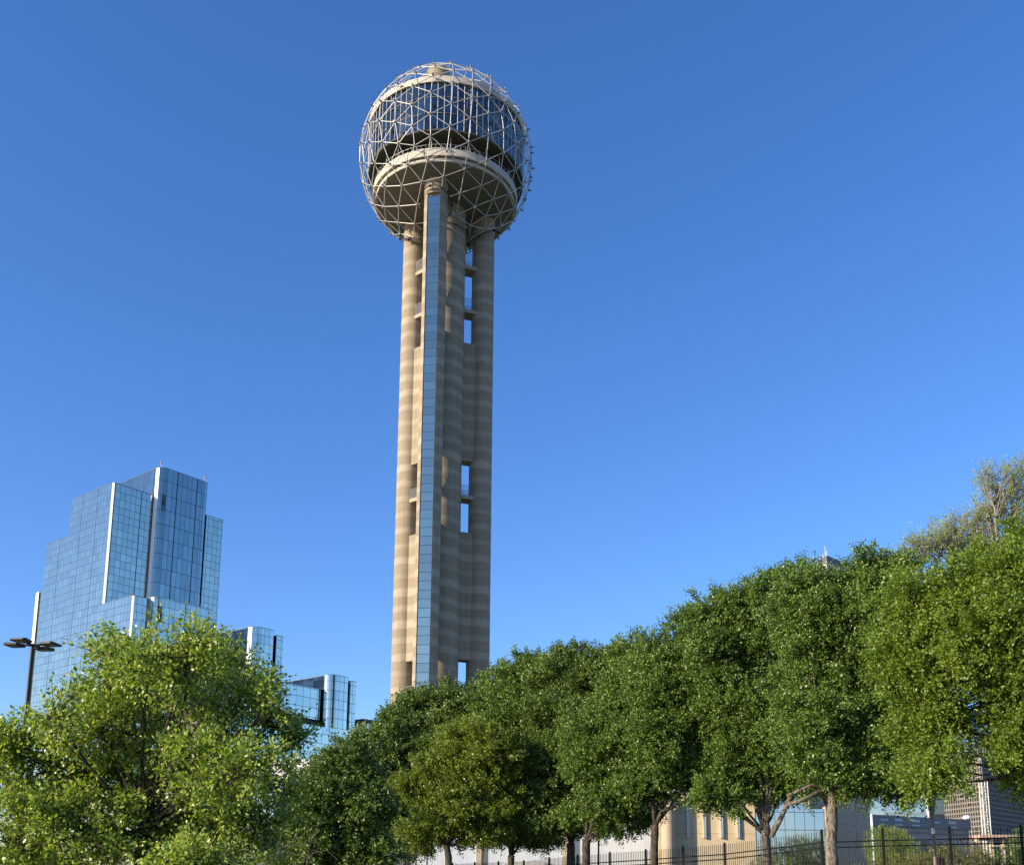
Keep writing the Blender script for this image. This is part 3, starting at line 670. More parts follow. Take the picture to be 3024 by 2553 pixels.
# office block with a deep grid of square windows
GY = 300.0
ob = empty('grid_office_block', at(2910, 2500, GY)); ob.location.z = 0; ol = ob.location
tag(ob, 'grey concrete office block with a dense grid of small square windows, far right', 'building')
M_GRID = plain('grid_concrete', (0.205, 0.185, 0.155), 0.85, 0, 0.1, 0.2); M_WIN = plain('black_window', (0.012, 0.014, 0.018), 0.35, 0, 0.1, 1.0, 0.2)
Cn = Vector((X(2912, GY), GY, 0)); La = Vector((X(2787, GY+22), GY+22, 0)); Rb = Vector((X(3110, GY+52), GY+52, 0)); ztg = Z(2912, 2245, GY)
def gridface(P, Q, name):
    d = (Q-P); L = d.length; d.normalize(); n = Vector((d.y, -d.x, 0)); m = MB(); wn_ = MB()
    cw, ch = 1.25, 1.42; nx = int(L/cw); nz = int(ztg/ch)
    o = lambda a, z, off: (P.x+d.x*a+n.x*off-ol.x, P.y+d.y*a+n.y*off-ol.y, z)
    for i in range(nx+1):
        a = i*cw; a1 = min(L, a+0.40); m.add([o(a, 0, .2), o(a1, 0, .2), o(a1, ztg, .2), o(a, ztg, .2), o(a, 0, 0), o(a1, 0, 0), o(a1, ztg, 0), o(a, ztg, 0)], [(0, 1, 2, 3), (4, 0, 3, 7), (1, 5, 6, 2), (3, 2, 6, 7)])
    for k in range(nz+1):
        z = k*ch; m.add([o(0, z, .202), o(L, z, .202), o(L, z+.42, .202), o(0, z+.42, .202), o(0, z, 0), o(L, z, 0), o(L, z+.42, 0), o(0, z+.42, 0)], [(0, 1, 2, 3), (1, 0, 4, 5), (3, 2, 6, 7)])
    wl = m.build(name, M_GRID, ob)
poly(ob, [(La.x, La.y), (Cn.x, Cn.y), (Rb.x, Rb.y), (Rb.x-20, Rb.y+30), (La.x+10, La.y+40)], 0, ztg, M_WIN, 'window_band')
gridface(La, Cn, 'window_grid'); gridface(Cn, Rb, 'window_grid')
poly(ob, [(La.x, La.y-0.4), (Cn.x, Cn.y-0.5), (Rb.x, Rb.y-0.4), (Rb.x-20, Rb.y+30), (La.x+10, La.y+40)], ztg+0.02, ztg+2.5, M_GRID, 'roof_edge')
# dark blue tower behind it
bt = empty('dark_blue_tower', at(2930, 2500, 420)); bt.location.z = 0
tag(bt, 'dark blue glass tower with pale vertical mullions behind the grid office block', 'building')
lbox(bt, 2872, 3060, 420, 0, Z(2930, 2108, 420), 30, curtain('navy_glass', (0.12, 0.17, 0.24), 2.6, 12, 0.35, 0.005, 0.08, (0.30, 0.32, 0.33), 1000, 0.1), 'glass_front')
lbox(bt, 2870, 3060, 419, Z(2930, 2245, 420), Z(2930, 2205, 420), 4, plain('tower_band', (0.20, 0.20, 0.19), 0.8), 'concrete_band')
# lattice mast in front of the office block
ms = empty('lattice_mast', at(2912, 2500, 150)); ms.location.z = 0; b = MB(); hw = 0.42; zt = Z(2898, 2300, 150); mc = (X(2914, 150)-ms.location.x, 0)
for cx_, cy_ in ((-hw, -hw), (hw, -hw), (hw, hw), (-hw, hw)): b.bar((mc[0]+cx_, cy_, 0), (mc[0]+cx_, cy_, zt), 0.06, n=4)
k = 0; z = 0.3
while z < zt-1:
    for (a0, a1), (b0, b1) in (((-hw, -hw), (hw, -hw)), ((hw, -hw), (hw, hw)), ((hw, hw), (-hw, hw)), ((-hw, hw), (-hw, -hw))):
        if k % 2: a0, a1, b0, b1 = b0, b1, a0, a1
        b.bar((mc[0]+a0, a1, z), (mc[0]+b0, b1, z+0.9), 0.035, n=4, cap=False); b.bar((mc[0]+a0, a1, z), (mc[0]+b0, b1, z), 0.03, n=4, cap=False)
    z += 0.9; k += 1
b.build('mast_frame', plain('galvanised', (0.42, 0.42, 0.41), 0.5, 0.4), ms)
tag(ms, 'thin galvanised lattice mast standing in front of the corner of the grid office block', 'mast')
# salmon canopy
cn = empty('salmon_canopy', at(2960, 2500, 88)); cn.location.z = 0; l = cn.location
b = MB(); b.box((X(2862, 88)-l.x, -2, Z(2950, 2477, 88)), (X(3100, 88)-l.x, 3, Z(2950, 2466, 88))); b.build('canopy_roof', plain('salmon_paint', (0.48, 0.33, 0.27), 0.7), cn)
for px in (2872, 2915, 2950, 2975, 3010):
    b = MB(); x = X(px, 87)-l.x; b.box((x-0.1, -1.6, 0), (x+0.16, -1.3, Z(2950, 2477, 88)-0.005)); b.build('post', plain('cream_paint', (0.6, 0.5, 0.36), 0.7), cn)
b = MB(); b.box((X(2885, 88)-l.x, -1.9, Z(2950, 2500, 88)), (X(3100, 88)-l.x, -1.75, Z(2950, 2497, 88))); b.build('handrail', plain('cream_paint', (0.6, 0.5, 0.36), 0.7), cn)
tag(cn, 'open canopy with salmon roof slab and cream posts behind the fence, far right', 'canopy')
# skyscraper roof with antennas above the oaks
SKY_Y = 900.0
sk = empty('distant_skyscraper', at(2440, 2500, SKY_Y)); sk.location.z = 0; l = sk.location
Pc = (X(2442, SKY_Y, 1650), SKY_Y); Pl = (X(2396, SKY_Y+26, 1650), SKY_Y+26); Pr = (X(2520, SKY_Y+34, 1650), SKY_Y+34)
zt = Z(2442, 1639, SKY_Y)
M_SKYB = panelmat('white_bands', (0.62, 0.62, 0.60), 1000, 7.0, 3.0, 0.35, 0.02)
poly(sk, [Pl, Pc, Pr, (Pr[0]-10, Pr[1]+40), (Pl[0]+5, Pl[1]+40)], 0, zt-5, M_SKYB, 'facade')
poly(sk, [Pl, Pc, Pr, (Pr[0]-10, Pr[1]+40), (Pl[0]+5, Pl[1]+40)], zt-4.98, zt, plain('dark_crown', (0.10, 0.11, 0.12), 0.6), 'roof_storey')
for u, h in ((0.08, 11), (0.2, 7), (0.35, 5), (0.5, 8), (0.6, 6), (0.72, 7), (0.86, 15), (0.95, 9)):
    b = MB(); x = Pl[0]+(Pc[0]-Pl[0])*u-l.x+2; y = Pl[1]+(Pc[1]-Pl[1])*u-l.y+4; b.bar((x, y, zt), (x, y, zt+h*0.75), 0.28, 0.14, n=5); b.build('antenna', plain('white_paint', (0.75, 0.72, 0.68), 0.6), sk)
tag(sk, 'far white banded skyscraper top with roof antennas just clearing the big oak crown', 'skyscraper')

# ------------------------------------------------------------------ black steel fence
FP = [(-3.4, 60.9), (-2.03, 58.85), (-0.67, 56.8), (0.69, 54.70), (1.95, 52.61), (3.26, 50.55), (4.63, 48.53), (6.05, 46.55), (7.39, 44.51), (8.75, 42.48), (10.09, 40.45), (11.56, 38.5), (13.81, 38.45), (16.28, 38.4), (18.94, 38.4), (21.4, 38.4)]
FT = [2.35, 2.38, 2.41, 2.43, 2.56, 2.66, 2.74, 2.82, 2.91, 3.0, 3.17, 3.37, 3.45, 3.52, 3.60, 3.66]
fence = empty('steel_picket_fence', (11.56, 38.5, 0)); fl_ = fence.location
tag(fence, 'long black steel picket fence with square posts running past the oak trunks', 'fence')
for i, ((x, y), zt) in enumerate(zip(FP, FT)):
    b = MB(); zt = zt+0.02; h = 0.045; x -= fl_.x; y -= fl_.y; z0 = gz(x+fl_.x, y+fl_.y)-0.1
    b.box((x-h, y-h, z0), (x+h, y+h, zt)); b.add([(x-h-.01, y-h-.01, zt), (x+h+.01, y-h-.01, zt), (x+h+.01, y+h+.01, zt), (x-h-.01, y+h+.01, zt), (x, y, zt+0.05)], [(0, 1, 4), (1, 2, 4), (2, 3, 4), (3, 0, 4), (3, 2, 1, 0)])
    b.build('post', M_DARK, fence)
for i in range(len(FP)-1):
    (x0, y0), (x1, y1) = FP[i], FP[i+1]; z0, z1 = FT[i], FT[i+1]; L = hypot(x1-x0, y1-y0); n = 20; b = MB()
    for k in range(1, n+1):
        u = k/(n+1); x, y, z = x0+(x1-x0)*u-fl_.x, y0+(y1-y0)*u-fl_.y, z0+(z1-z0)*u
        b.bar((x, y, gz(x+fl_.x, y+fl_.y)+0.05), (x, y, z-0.04), 0.0125, n=4, cap=False); b.bar((x, y, z-0.04), (x, y, z), 0.0125, 0.002, n=4, cap=False)
    for dz in (0.42, 0.62, 2.1):
        zz0 = z0-dz if dz < 1 else gz(x0, y0)+0.2; zz1 = z1-dz if dz < 1 else gz(x1, y1)+0.2
        b.bar((x0-fl_.x, y0-fl_.y, zz0), (x1-fl_.x, y1-fl_.y, zz1), 0.024, n=4)
    b.build('picket_panel', M_DARK, fence)

# ------------------------------------------------------------------ posts and lamps
def vpost(name, px, pytop, Y, r0, r1, mat, part, label, cat, extra=None):
    p = at(px, pytop, Y); o = empty(name, (p[0], p[1], gz(p[0], p[1]))); h = p[2]-o.location.z
    b = MB(); b.bar((0, 0, 0), (0, 0, h), r0, r1, n=12); b.build(part, mat, o); tag(o, label, cat)
    if extra: extra(o, h)
    return o
def lampx(o, h):
    b = MB(); b.lathe([(0.055, h-0.02), (0.07, h+0.03), (0.15, h+0.5), (0.155, h+0.85), (0.12, h+0.9), (0.01, h+0.92)], 16); b.build('lamp_holder', M_POSTB, o, True)
    b = MB(); b.lathe([(0.10, h+0.9), (0.2, h+1.1), (0.22, h+1.3), (0.15, h+1.5), (0.01, h+1.55)], 16); b.build('lamp_globe', plain('globe_white', (0.6, 0.6, 0.56), 0.3), o, True)
    b = MB(); b.lathe([(0.062, h-0.66), (0.062, h-0.46)], 12); b.build('sticker', plain('white_paint', (0.75, 0.72, 0.68), 0.6), o)
M_POSTB = plain('brown_post', (0.16, 0.13, 0.10), 0.6, 0.1)
vpost('park_lamp', 2752.5, 2405, 36.5, 0.075, 0.05, M_POSTB, 'pole', 'brown park lamp post with flared holder and white sticker under the bright green tree', 'lamp post', lampx)
vpost('brown_post', 2866, 2463, 43, 0.055, 0.05, plain('grey_brown_post', (0.24, 0.21, 0.18), 0.7), 'pole', 'plain grey-brown post just behind the fence, left of the salmon canopy', 'post')
vpost('maroon_pole', 1767, 2430, 60, 0.06, 0.05, plain('maroon_paint', (0.10, 0.045, 0.05), 0.5), 'pole', 'slim maroon pole against the white panel building', 'pole')
vpost('white_pole', 1262, 2505, 58, 0.06, 0.045, plain('white_paint', (0.75, 0.72, 0.68), 0.6), 'pole', 'thin white pole under the yellow-green oak', 'pole')
p = at(2777, 2531, 40.5); bn = empty('dark_bin', (p[0], p[1], gz(p[0], p[1]))); h = p[2]-bn.location.z
b = MB(); b.box((-0.11, -0.11, 0), (0.11, 0.11, h-0.05)); b.box((-0.125, -0.125, h-0.048), (0.125, 0.125, h)); b.build('bin_body', M_DARK, bn); tag(bn, 'dark box on the ground behind the fence beside the park lamp', 'utility box')
# parking-lot light with four flat heads
p = at(97, 1896, 38); pl = empty('parking_lot_light', (p[0], p[1], gz(p[0], p[1]))); h = p[2]-pl.location.z
tag(pl, 'tall black pole with four flat lamp heads at the left edge before the hotel', 'street lamp')
M_BLK = plain('black_paint', (0.012, 0.012, 0.014), 0.55, 0, 0.2); M_LENS = plain('lamp_lens', (0.13, 0.13, 0.12), 0.4)
b = MB(); b.bar((0, 0, 0), (0, 0, h-0.05), 0.085, 0.06, n=12); b.build('pole', M_BLK, pl)
for k in range(4):
    a = radians(-8 + 90*k); d = Vector((cos(a), sin(a), 0)); n = Vector((-d.y, d.x, 0)); b = MB(); ln = MB()
    b.bar((d*0.03+Vector((0, 0, h-0.12)))[:], (d*0.45+Vector((0, 0, h-0.08)))[:], 0.045, n=6)
    q = [(0.38, 0.12), (0.48, 0.30), (0.92, 0.33), (1.04, 0.26)]; vs = []
    for r, wd in q:
        for sg_ in (-1, 1):
            for zz in (-0.125, -0.065): vs.append(tuple(d*r+n*wd*sg_+Vector((0, 0, h+zz+(0.03 if 0.5 < r < 1 and zz > -0.1 else 0)))))
    fs = [(0, 1, 3, 2)]+[f for i in range(3) for f in ((4*i+2, 4*i+3, 4*i+7, 4*i+6), (4*i+1, 4*i, 4*i+4, 4*i+5), (4*i+3, 4*i+1, 4*i+5, 4*i+7), (4*i, 4*i+2, 4*i+6, 4*i+4))]+[(12, 14, 15, 13)]
    b.add(vs, fs); hd = b.build('lamp_head', M_BLK, pl)
    c = d*0.78+Vector((0, 0, h-0.131)); ln.add([tuple(c+d*i*0.17+n*j*0.2) for i, j in ((-1, -1), (1, -1), (1, 1), (-1, 1))], [(3, 2, 1, 0)]); ln.build('lens', M_LENS, hd)
# white van roof behind the fence
p = at(1592, 2543, 63); vn = empty('white_van', (p[0], p[1], gz(p[0], p[1])), radians(8)); h = p[2]-vn.location.z
prof = [(-2.4, 0.35), (2.3, 0.35), (2.45, 0.8), (2.2, 1.15), (1.3, 1.3), (0.75, h*0.93), (0.2, h), (-1.9, h), (-2.3, h*0.9), (-2.45, 1.1)]
b = MB(); n = len(prof); wv = 0.95
b.add([(x, -wv*(1 if z < 1.3 else 0.86), z) for x, z in prof]+[(x, wv*(1 if z < 1.3 else 0.86), z) for x, z in prof], [tuple(range(n-1, -1, -1)), tuple(range(n, 2*n))]+[(i, (i+1) % n, n+(i+1) % n, n+i) for i in range(n)])
b.build('body', plain('van_white', (0.75, 0.75, 0.73), 0.25), vn)
b = MB()
for sg_ in (-1, 1): b.add([(-1.8, sg_*0.935, 1.35), (0.9, sg_*0.935, 1.35), (0.55, sg_*0.84, h*0.88), (-1.8, sg_*0.84, h*0.88)], [(0, 1, 2, 3)])
b.build('window', plain('dark_window', (0.04, 0.045, 0.05), 0.3), vn)
for x in (-1.5, 1.5):
    for sg_ in (-1, 1): b = MB(); b.bar((x, sg_*0.75, 0.34), (x, sg_*0.97, 0.34), 0.34, n=18); b.build('wheel', M_DARK, vn)
tag(vn, 'white van behind the fence with only its roof in view below the oaks', 'van')

# ------------------------------------------------------------------ trees
DK = 3024/2089.0            # crowns were measured on a 2089 px wide copy of the photograph
L_OAK = leafmat('oak_leaves', [(0.034, 0.070, 0.012), (0.072, 0.135, 0.019), (0.128, 0.208, 0.030), (0.22, 0.31, 0.07)], 0.22, 0.42)
L_OAKB = leafmat('oak_leaves_blue', [(0.034, 0.066, 0.012), (0.070, 0.124, 0.019), (0.12, 0.188, 0.031), (0.20, 0.275, 0.065)], 0.2, 0.42)
L_YEL = leafmat('young_oak_leaves', [(0.075, 0.12, 0.014), (0.14, 0.195, 0.022), (0.23, 0.28, 0.04)], 0.32, 0.42)
L_BRI = leafmat('elm_leaves', [(0.06, 0.10, 0.012), (0.11, 0.18, 0.018), (0.17, 0.25, 0.028), (0.24, 0.31, 0.05)], 0.38, 0.42)
L_NEAR = leafmat('near_leaves', [(0.07, 0.135, 0.02), (0.165, 0.25, 0.035), (0.29, 0.38, 0.06), (0.47, 0.52, 0.17)], 0.36, 0.38)
L_PALE = leafmat('sprouting_leaves', [(0.17, 0.27, 0.07), (0.26, 0.36, 0.11), (0.34, 0.40, 0.16)], 0.35)
L_SHR = leafmat('shrub_leaves', [(0.13, 0.20, 0.02), (0.21, 0.28, 0.035), (0.29, 0.34, 0.05)], 0.3)
L_OLV = leafmat('olive_leaves', [(0.10, 0.11, 0.03), (0.17, 0.17, 0.05), (0.23, 0.23, 0.07)], 0.25)
BARK = barkmat('oak_bark', (0.022, 0.018, 0.014), (0.11, 0.09, 0.07))
BARKP = barkmat('pale_bark', (0.045, 0.037, 0.030), (0.27, 0.23, 0.185))
TWIG = barkmat('grey_twigs', (0.12, 0.10, 0.085), (0.28, 0.25, 0.21))
def unit(v): return v/np.maximum(1e-9, np.linalg.norm(v, axis=-1, keepdims=True))
def leafmesh(name, P, D, size, rng, mat, parent, per=22, tl=(0.35, 0.7), spread=0.075, asp=0.6, droop=0.0):
    """P twig roots, D twig directions (n,3): leaves set along every twig, one small blade each"""
    n = len(P); L = rng.uniform(tl[0], tl[1], (n, 1, 1)); u = rng.uniform(0.0, 1.0, (n, per, 1))
    pts = P[:, None] + D[:, None]*u*L + rng.normal(0, spread, (n, per, 3)); pts[..., 2] -= droop*(u[..., 0]**2)*L[..., 0]
    pts = pts.reshape(-1, 3); m = len(pts)
    dd = np.repeat(D, per, 0)
    a = unit(dd*0.7 + rng.normal(0, 0.75, (m, 3)))
    nr = unit(rng.normal(0, 0.8, (m, 3)) + np.array([S.x*0.25, S.y*0.25, 0.45])); b = unit(np.cross(a, nr))
    s_ = size*rng.uniform(0.65, 1.25, (m, 1)); ax = a*s_; bx = b*s_*asp*0.5; nz = np.cross(a, b)*s_*0.12
    V = np.stack([pts, pts+ax*0.45+bx+nz, pts+ax, pts+ax*0.45-bx+nz], 1).reshape(-1, 3).astype(np.float32)
    me = bpy.data.meshes.new(name); me.vertices.add(4*m); me.vertices.foreach_set('co', V.ravel())
    me.loops.add(4*m); me.loops.foreach_set('vertex_index', np.arange(4*m, dtype=np.int32))
    me.polygons.add(m); me.polygons.foreach_set('loop_start', np.arange(0, 4*m, 4, dtype=np.int32)); me.polygons.foreach_set('loop_total', np.full(m, 4, dtype=np.int32))
    me.update(calc_edges=True); me.materials.append(mat)
    o = bpy.data.objects.new(name, me); COL.objects.link(o)
    if parent: o.parent = parent
    return o
def tree(name, label, cat, Y, tpx, lobes, lmat, bark=BARK, group=None, seed=1, size=0.075, dens=15, per=22, trad=0.2, fork=0.55, tpy=2545, depth=0.55, twigs=False, spread=0.05, tl=(0.3, 0.65), stems=None, nlimb=None, limbs=None, droop=0.05, hollow=0.3, lean=0.0, fill=0.6, dm=2.5, nsub=10, shr=0.95, sprig=9):
    dens = dens*dm; rng = np.random.default_rng(seed); rr = random.Random(seed)
    base = at(tpx, tpy, Y); bx, by = float(base[0]), Y; bz = gz(bx, by)-0.05
    o = empty(name, (bx, by, bz)); tag(o, label, cat, group)
    C = []; xs_ = [l[0] for l in lobes]; cw = (max(xs_)-min(xs_))*DK*Y/FOC
    for k, (cx, cy, rx, ry, *dz) in enumerate(lobes):
        dy = dz[0] if dz else rng.uniform(-depth, depth)*cw*0.35
        c = at(cx*DK, cy*DK, Y+dy); sc_ = (Y+dy)*DK/FOC
        C.append((c - np.array([bx, by, bz]), rx*sc_, (rx+ry)*0.5*sc_, ry*sc_*1.03))
    # wood
    wood = MB(); zlow = min(c[2]-r3 for c, _, _, r3 in C); zf = max(1.2, zlow+0.15) if fork is None else fork
    top = max(C, key=lambda q: q[0][2]); cen = np.mean([q[0] for q in C], 0)
    fk = np.array([cen[0]*0.10+lean, cen[1]*0.1, zf])
    stems_ = stems or [(0, 0, 1.0)]
    for sx, sdx, rs in stems_:
        k = 8; pts = []
        for i in range(k+1):
            u = i/k; pts.append((sx+(fk[0]+sdx-sx)*u**1.3+rr.uniform(-.03, .03), (fk[1])*u, zf*u))
        wood.tube(pts, [trad*rs*(1.35-0.35*min(1, i/2.0))*(1-0.15*i/k) for i in range(k+1)], 12, 0.06, rr)
    for k, (c, r1, r2, r3) in enumerate(C):
        st = np.array([fk[0]+rr.choice([q[1] for q in stems_]), fk[1], zf*rr.uniform(0.93, 1.0)]); r0 = trad*rr.uniform(0.24, 0.42); n = 7; pts = []
        midp = st*0.45+c*0.55 + np.array([0, 0, -0.12*abs(c[0]-st[0])]) + rng.normal(0, 0.12, 3)
        for i in range(n+1):
            u = i/n; pts.append(tuple(st*(1-u)**2 + midp*2*u*(1-u) + c*u*u + rng.normal(0, 0.025, 3)))
        wood.tube(pts, [r0*(1-0.8*i/n) for i in range(n+1)], 7, 0.05, rr)
        for q in range(5 if not twigs else 9):
            d = unit(rng.normal(0, 1, 3)+np.array([0, 0, .25])); e = c + d*np.array([r1, r2, r3])*rng.uniform(0.6, 0.95); m_ = (c+e)/2+rng.normal(0, .08, 3); s0 = np.array(pts[rr.randint(4, 7)])
            wood.tube([tuple(s0), tuple(m_), tuple(e)], [r0*0.26, r0*0.16, r0*0.06], 5)
    for (pts, r0, r1) in (limbs or []):
        P3 = [at(x*DK, y*DK, Y+dy)-np.array([bx, by, bz]) for x, y, dy in pts]
        wood.tube([tuple(p) for p in P3], [r0+(r1-r0)*i/(len(P3)-1) for i in range(len(P3))], 9, 0.06, rr)
    tr_ = wood.build('trunk', bark, o, True)
    # crown
    PP = []; DD = []
    for (c, r1, r2, r3) in C:
        R3 = np.array([r1, r2, r3])*shr; area = 4*pi*((r1*r2)**1.6/3+(r1*r3)**1.6/3+(r2*r3)**1.6/3)**(1/1.6)
        n = max(6, int(area*dens*0.5)); d = unit(rng.normal(0, 1, (n, 3)))
        # lumpy surface: low-frequency bumps along the direction
        ph_ = rng.uniform(0, 6.28, 6); bump = sum(np.sin(d @ rng.normal(0, 3.2, 3) + ph_[i]) for i in range(4))*0.055
        t = rng.uniform(0, 1, n); rad = np.where(t < hollow, rng.uniform(0.25, 0.8, n), rng.uniform(0.80, 1.0, n))
        rad = np.where(t > 0.93, rng.uniform(1.0, 1.16, n), rad)*(1+bump)
        keep = np.ones(n, bool)
        p = c + d*R3*rad[:, None] - d*0.25*np.array([1, 1, .6])
        dirs = unit(d*0.9+rng.normal(0, 0.45, (n, 3))+np.array([0, 0, 0.12])); PP.append(p); DD.append(dirs)
        K = nsub+4; sd = unit(rng.normal(0, 1, (K, 3))+np.array([0, 0, 0.1])); sc0 = c + sd*R3*rng.uniform(0.55, 0.86, (K, 1)); sr = rng.uniform(0.26, 0.46, (K, 1))
        n2 = int(n*1.5); ix = rng.integers(0, K, n2); d2 = unit(rng.normal(0, 1, (n2, 3))+sd[ix]*0.5); p2 = sc0[ix] + d2*R3*sr[ix]*np.array([1.25, 1.25, 0.62])*rng.uniform(0.6, 1.05, (n2, 1))
        PP.append(p2); DD.append(unit(d2*0.6+sd[ix]*0.6*np.array([1, 1, .6])+rng.normal(0, 0.25, (n2, 3))+np.array([0, 0, -0.02])))
        for _ in range(sprig):        # leafy sprigs that break the outline
            d3 = unit(rng.normal(0, 1, 3)+np.array([0, 0, .35])); m3 = int(9*max(1, R3.mean()))
            tt = rng.uniform(0.92, 1.0+0.3/max(0.7, R3.mean()), (m3, 1)); PP.append(c+d3*R3*tt+rng.normal(0, 0.05, (m3, 3))); DD.append(unit(d3+rng.normal(0, 0.35, (m3, 3))))
    if fill > 0:      # leaves between the lobes, so that the inside of the crown is shaded
        Cc = np.array([c for c, *_ in C]); Rr = np.array([(r1+r3)/2 for _, r1, _, r3 in C]); nf = int(fill*dens*sum(4*pi*Rr**2))
        i, j = rng.integers(0, len(C), nf), rng.integers(0, len(C), nf); u = rng.uniform(0, 1, (nf, 1))
        near = np.linalg.norm(Cc[i]-Cc[j], axis=1) < (Rr[i]+Rr[j])*1.9
        q = Cc[i]*(1-u)+Cc[j]*u + unit(rng.normal(0, 1, (nf, 3)))*(rng.uniform(0, 0.6, (nf, 1))*((Rr[i]+Rr[j])[:, None]/2)); q = q[near]
        PP.append(q); DD.append(unit(rng.normal(0, 1, (len(q), 3))))
    PP = np.concatenate(PP); DD = np.concatenate(DD)
    leafmesh('crown', PP, DD, size*(1.0 if twigs else 1.32), rng, lmat, o, per, tl, spread, 0.6, droop)
    if twigs:
        tw = MB()
        for p, d in zip(PP[::2], DD[::2]): tw.bar(tuple(p-d*0.25), tuple(p+d*0.45), 0.012, 0.004, 3, False)
        tw.build('twigs', bark, tr_)
    return o
G_OAK = 'live oaks in a row along the fence'
tree('leafy_tree', 'yellow-green broadleaf tree with a loose see-through crown in the left foreground', 'tree', 20.0, 290*DK,
  [(375,1352,72,76),(300,1375,80,72),(470,1365,75,70),(225,1400,52,50),(402,1318,38,32),(250,1345,40,34),(512,1410,46,42),(548,1430,28,30),(180,1440,42,36),(115,1465,48,42),(210,1490,95,70),
   (30,1510,58,55),(-30,1560,60,80),(110,1570,110,85),(250,1580,110,70),(335,1465,52,44),(455,1468,66,52),(545,1480,46,46),(596,1515,22,22),(400,1580,100,75),(486,1570,72,66),(556,1600,32,48),
   (40,1680,110,85),(180,1690,110,80),(330,1690,90,60),(450,1680,100,75),(528,1678,55,58),(80,1760,120,50),(400,1755,110,40),(215,1330,26,14)],
  L_NEAR, BARK, None, 3, size=0.088, dens=12, per=19, trad=0.15, fork=2.1, twigs=True, spread=0.065, tl=(0.3, 0.65), depth=0.9, hollow=0.35, droop=0.06, dm=1.75, fill=0.03, shr=0.80, nsub=6, sprig=2)
tree('live_oak', 'dark green oak crown directly right of the yellow-green foreground tree', 'tree', 36.0, 541*DK,
  [(640,1618,42,48),(685,1575,50,46),(728,1558,46,44),(620,1680,55,70),(700,1650,85,80),(640,1750,75,50),(735,1735,75,50)], L_OAKB, BARKP, G_OAK, 11, trad=0.24, fork=2.2)
tree('live_oak', 'small oak with two thin dark trunks below the base of the tall tower', 'tree', 54.0, 745*DK,
  [(770,1535,58,62),(800,1600,78,80),(780,1680,90,45),(850,1700,50,40),(720,1600,60,70)], L_OAKB, BARK, G_OAK, 12, size=0.09, dens=11, trad=0.15, fork=2.4, stems=[(-0.15, -0.3, 1), (0.35, 0.4, 1)])
tree('live_oak', 'dark green oak whose top covers the foot of the tall tower', 'tree', 55.0, 828*DK,
  [(838,1462,48,44),(888,1442,58,42),(935,1432,42,38),(820,1510,60,60),(900,1520,80,70),(960,1480,50,60),(870,1600,90,80),(840,1680,95,52),(760,1700,60,40)], L_OAKB, BARK, G_OAK, 13, size=0.09, dens=11, trad=0.26, fork=2.3, lean=0.0)
tree('live_oak', 'yellow-green young oak in front of its darker neighbours right of the tower foot', 'tree', 46.0, 923*DK,
  [(950,1500,46,30),(1000,1530,60,44),(912,1552,46,32),(868,1588,42,26),(832,1604,28,12),(960,1590,62,40),(1010,1600,50,50),(905,1625,52,24),(950,1650,72,36),(1000,1680,60,36),(890,1695,66,28)], L_YEL, BARK, G_OAK, 14, size=0.08, dens=13, trad=0.17, fork=2.4, lean=-0.3)
tree('live_oak', 'rounded oak right beside the tower, with a slim lit trunk next to the white wall', 'tree', 50.0, 1040*DK,
  [(1042,1402,56,54),(1090,1392,58,56),(1000,1445,40,44),(1060,1470,85,78),(1040,1550,75,75),(1065,1630,78,48),(1120,1480,75,80),(1090,1560,75,75),(1020,1680,70,42),(1090,1680,60,40)], L_OAK, BARK, G_OAK, 15, size=0.085, dens=12, trad=0.19, fork=2.2)
tree('live_oak', 'oak with a thick black trunk, second to the right of the tower', 'tree', 47.5, 1163*DK,
  [(1140,1390,56,58),(1190,1372,58,56),(1240,1370,46,50),(1180,1450,95,80),(1150,1550,95,85),(1130,1655,85,48),(1200,1655,75,46),(1240,1500,60,75)], L_OAKB, BARK, G_OAK, 16, size=0.085, dens=12, trad=0.22, fork=2.6)
tree('live_oak', 'oak with a dappled trunk just right of the thick black trunk', 'tree', 44.5, 1191*DK,
  [(1292,1352,42,46),(1272,1425,55,65),(1245,1560,85,80),(1250,1650,85,45),(1295,1500,60,80),(1200,1500,60,60)], L_OAK, BARK, G_OAK, 17, size=0.08, dens=12, trad=0.2, fork=2.5)
tree('live_oak', 'oak in front of the fence at the left end of the tan hall', 'tree', 43.0, 1333*DK,
  [(1330,1352,56,52),(1382,1350,46,52),(1350,1420,80,78),(1330,1510,72,88),(1320,1600,62,46),(1420,1500,72,84),(1425,1568,62,40),(1418,1410,50,50)], L_OAK, BARK, G_OAK, 18, size=0.075, dens=14, trad=0.185, fork=3.0,
  limbs=[([(1333,1690,0),(1350,1655,-.2),(1385,1640,-.3),(1430,1628,-.4),(1465,1612,-.4)], 0.11, 0.04), ([(1385,1641,-.3),(1415,1620,-.3),(1435,1590,-.2)], 0.06, 0.03)])
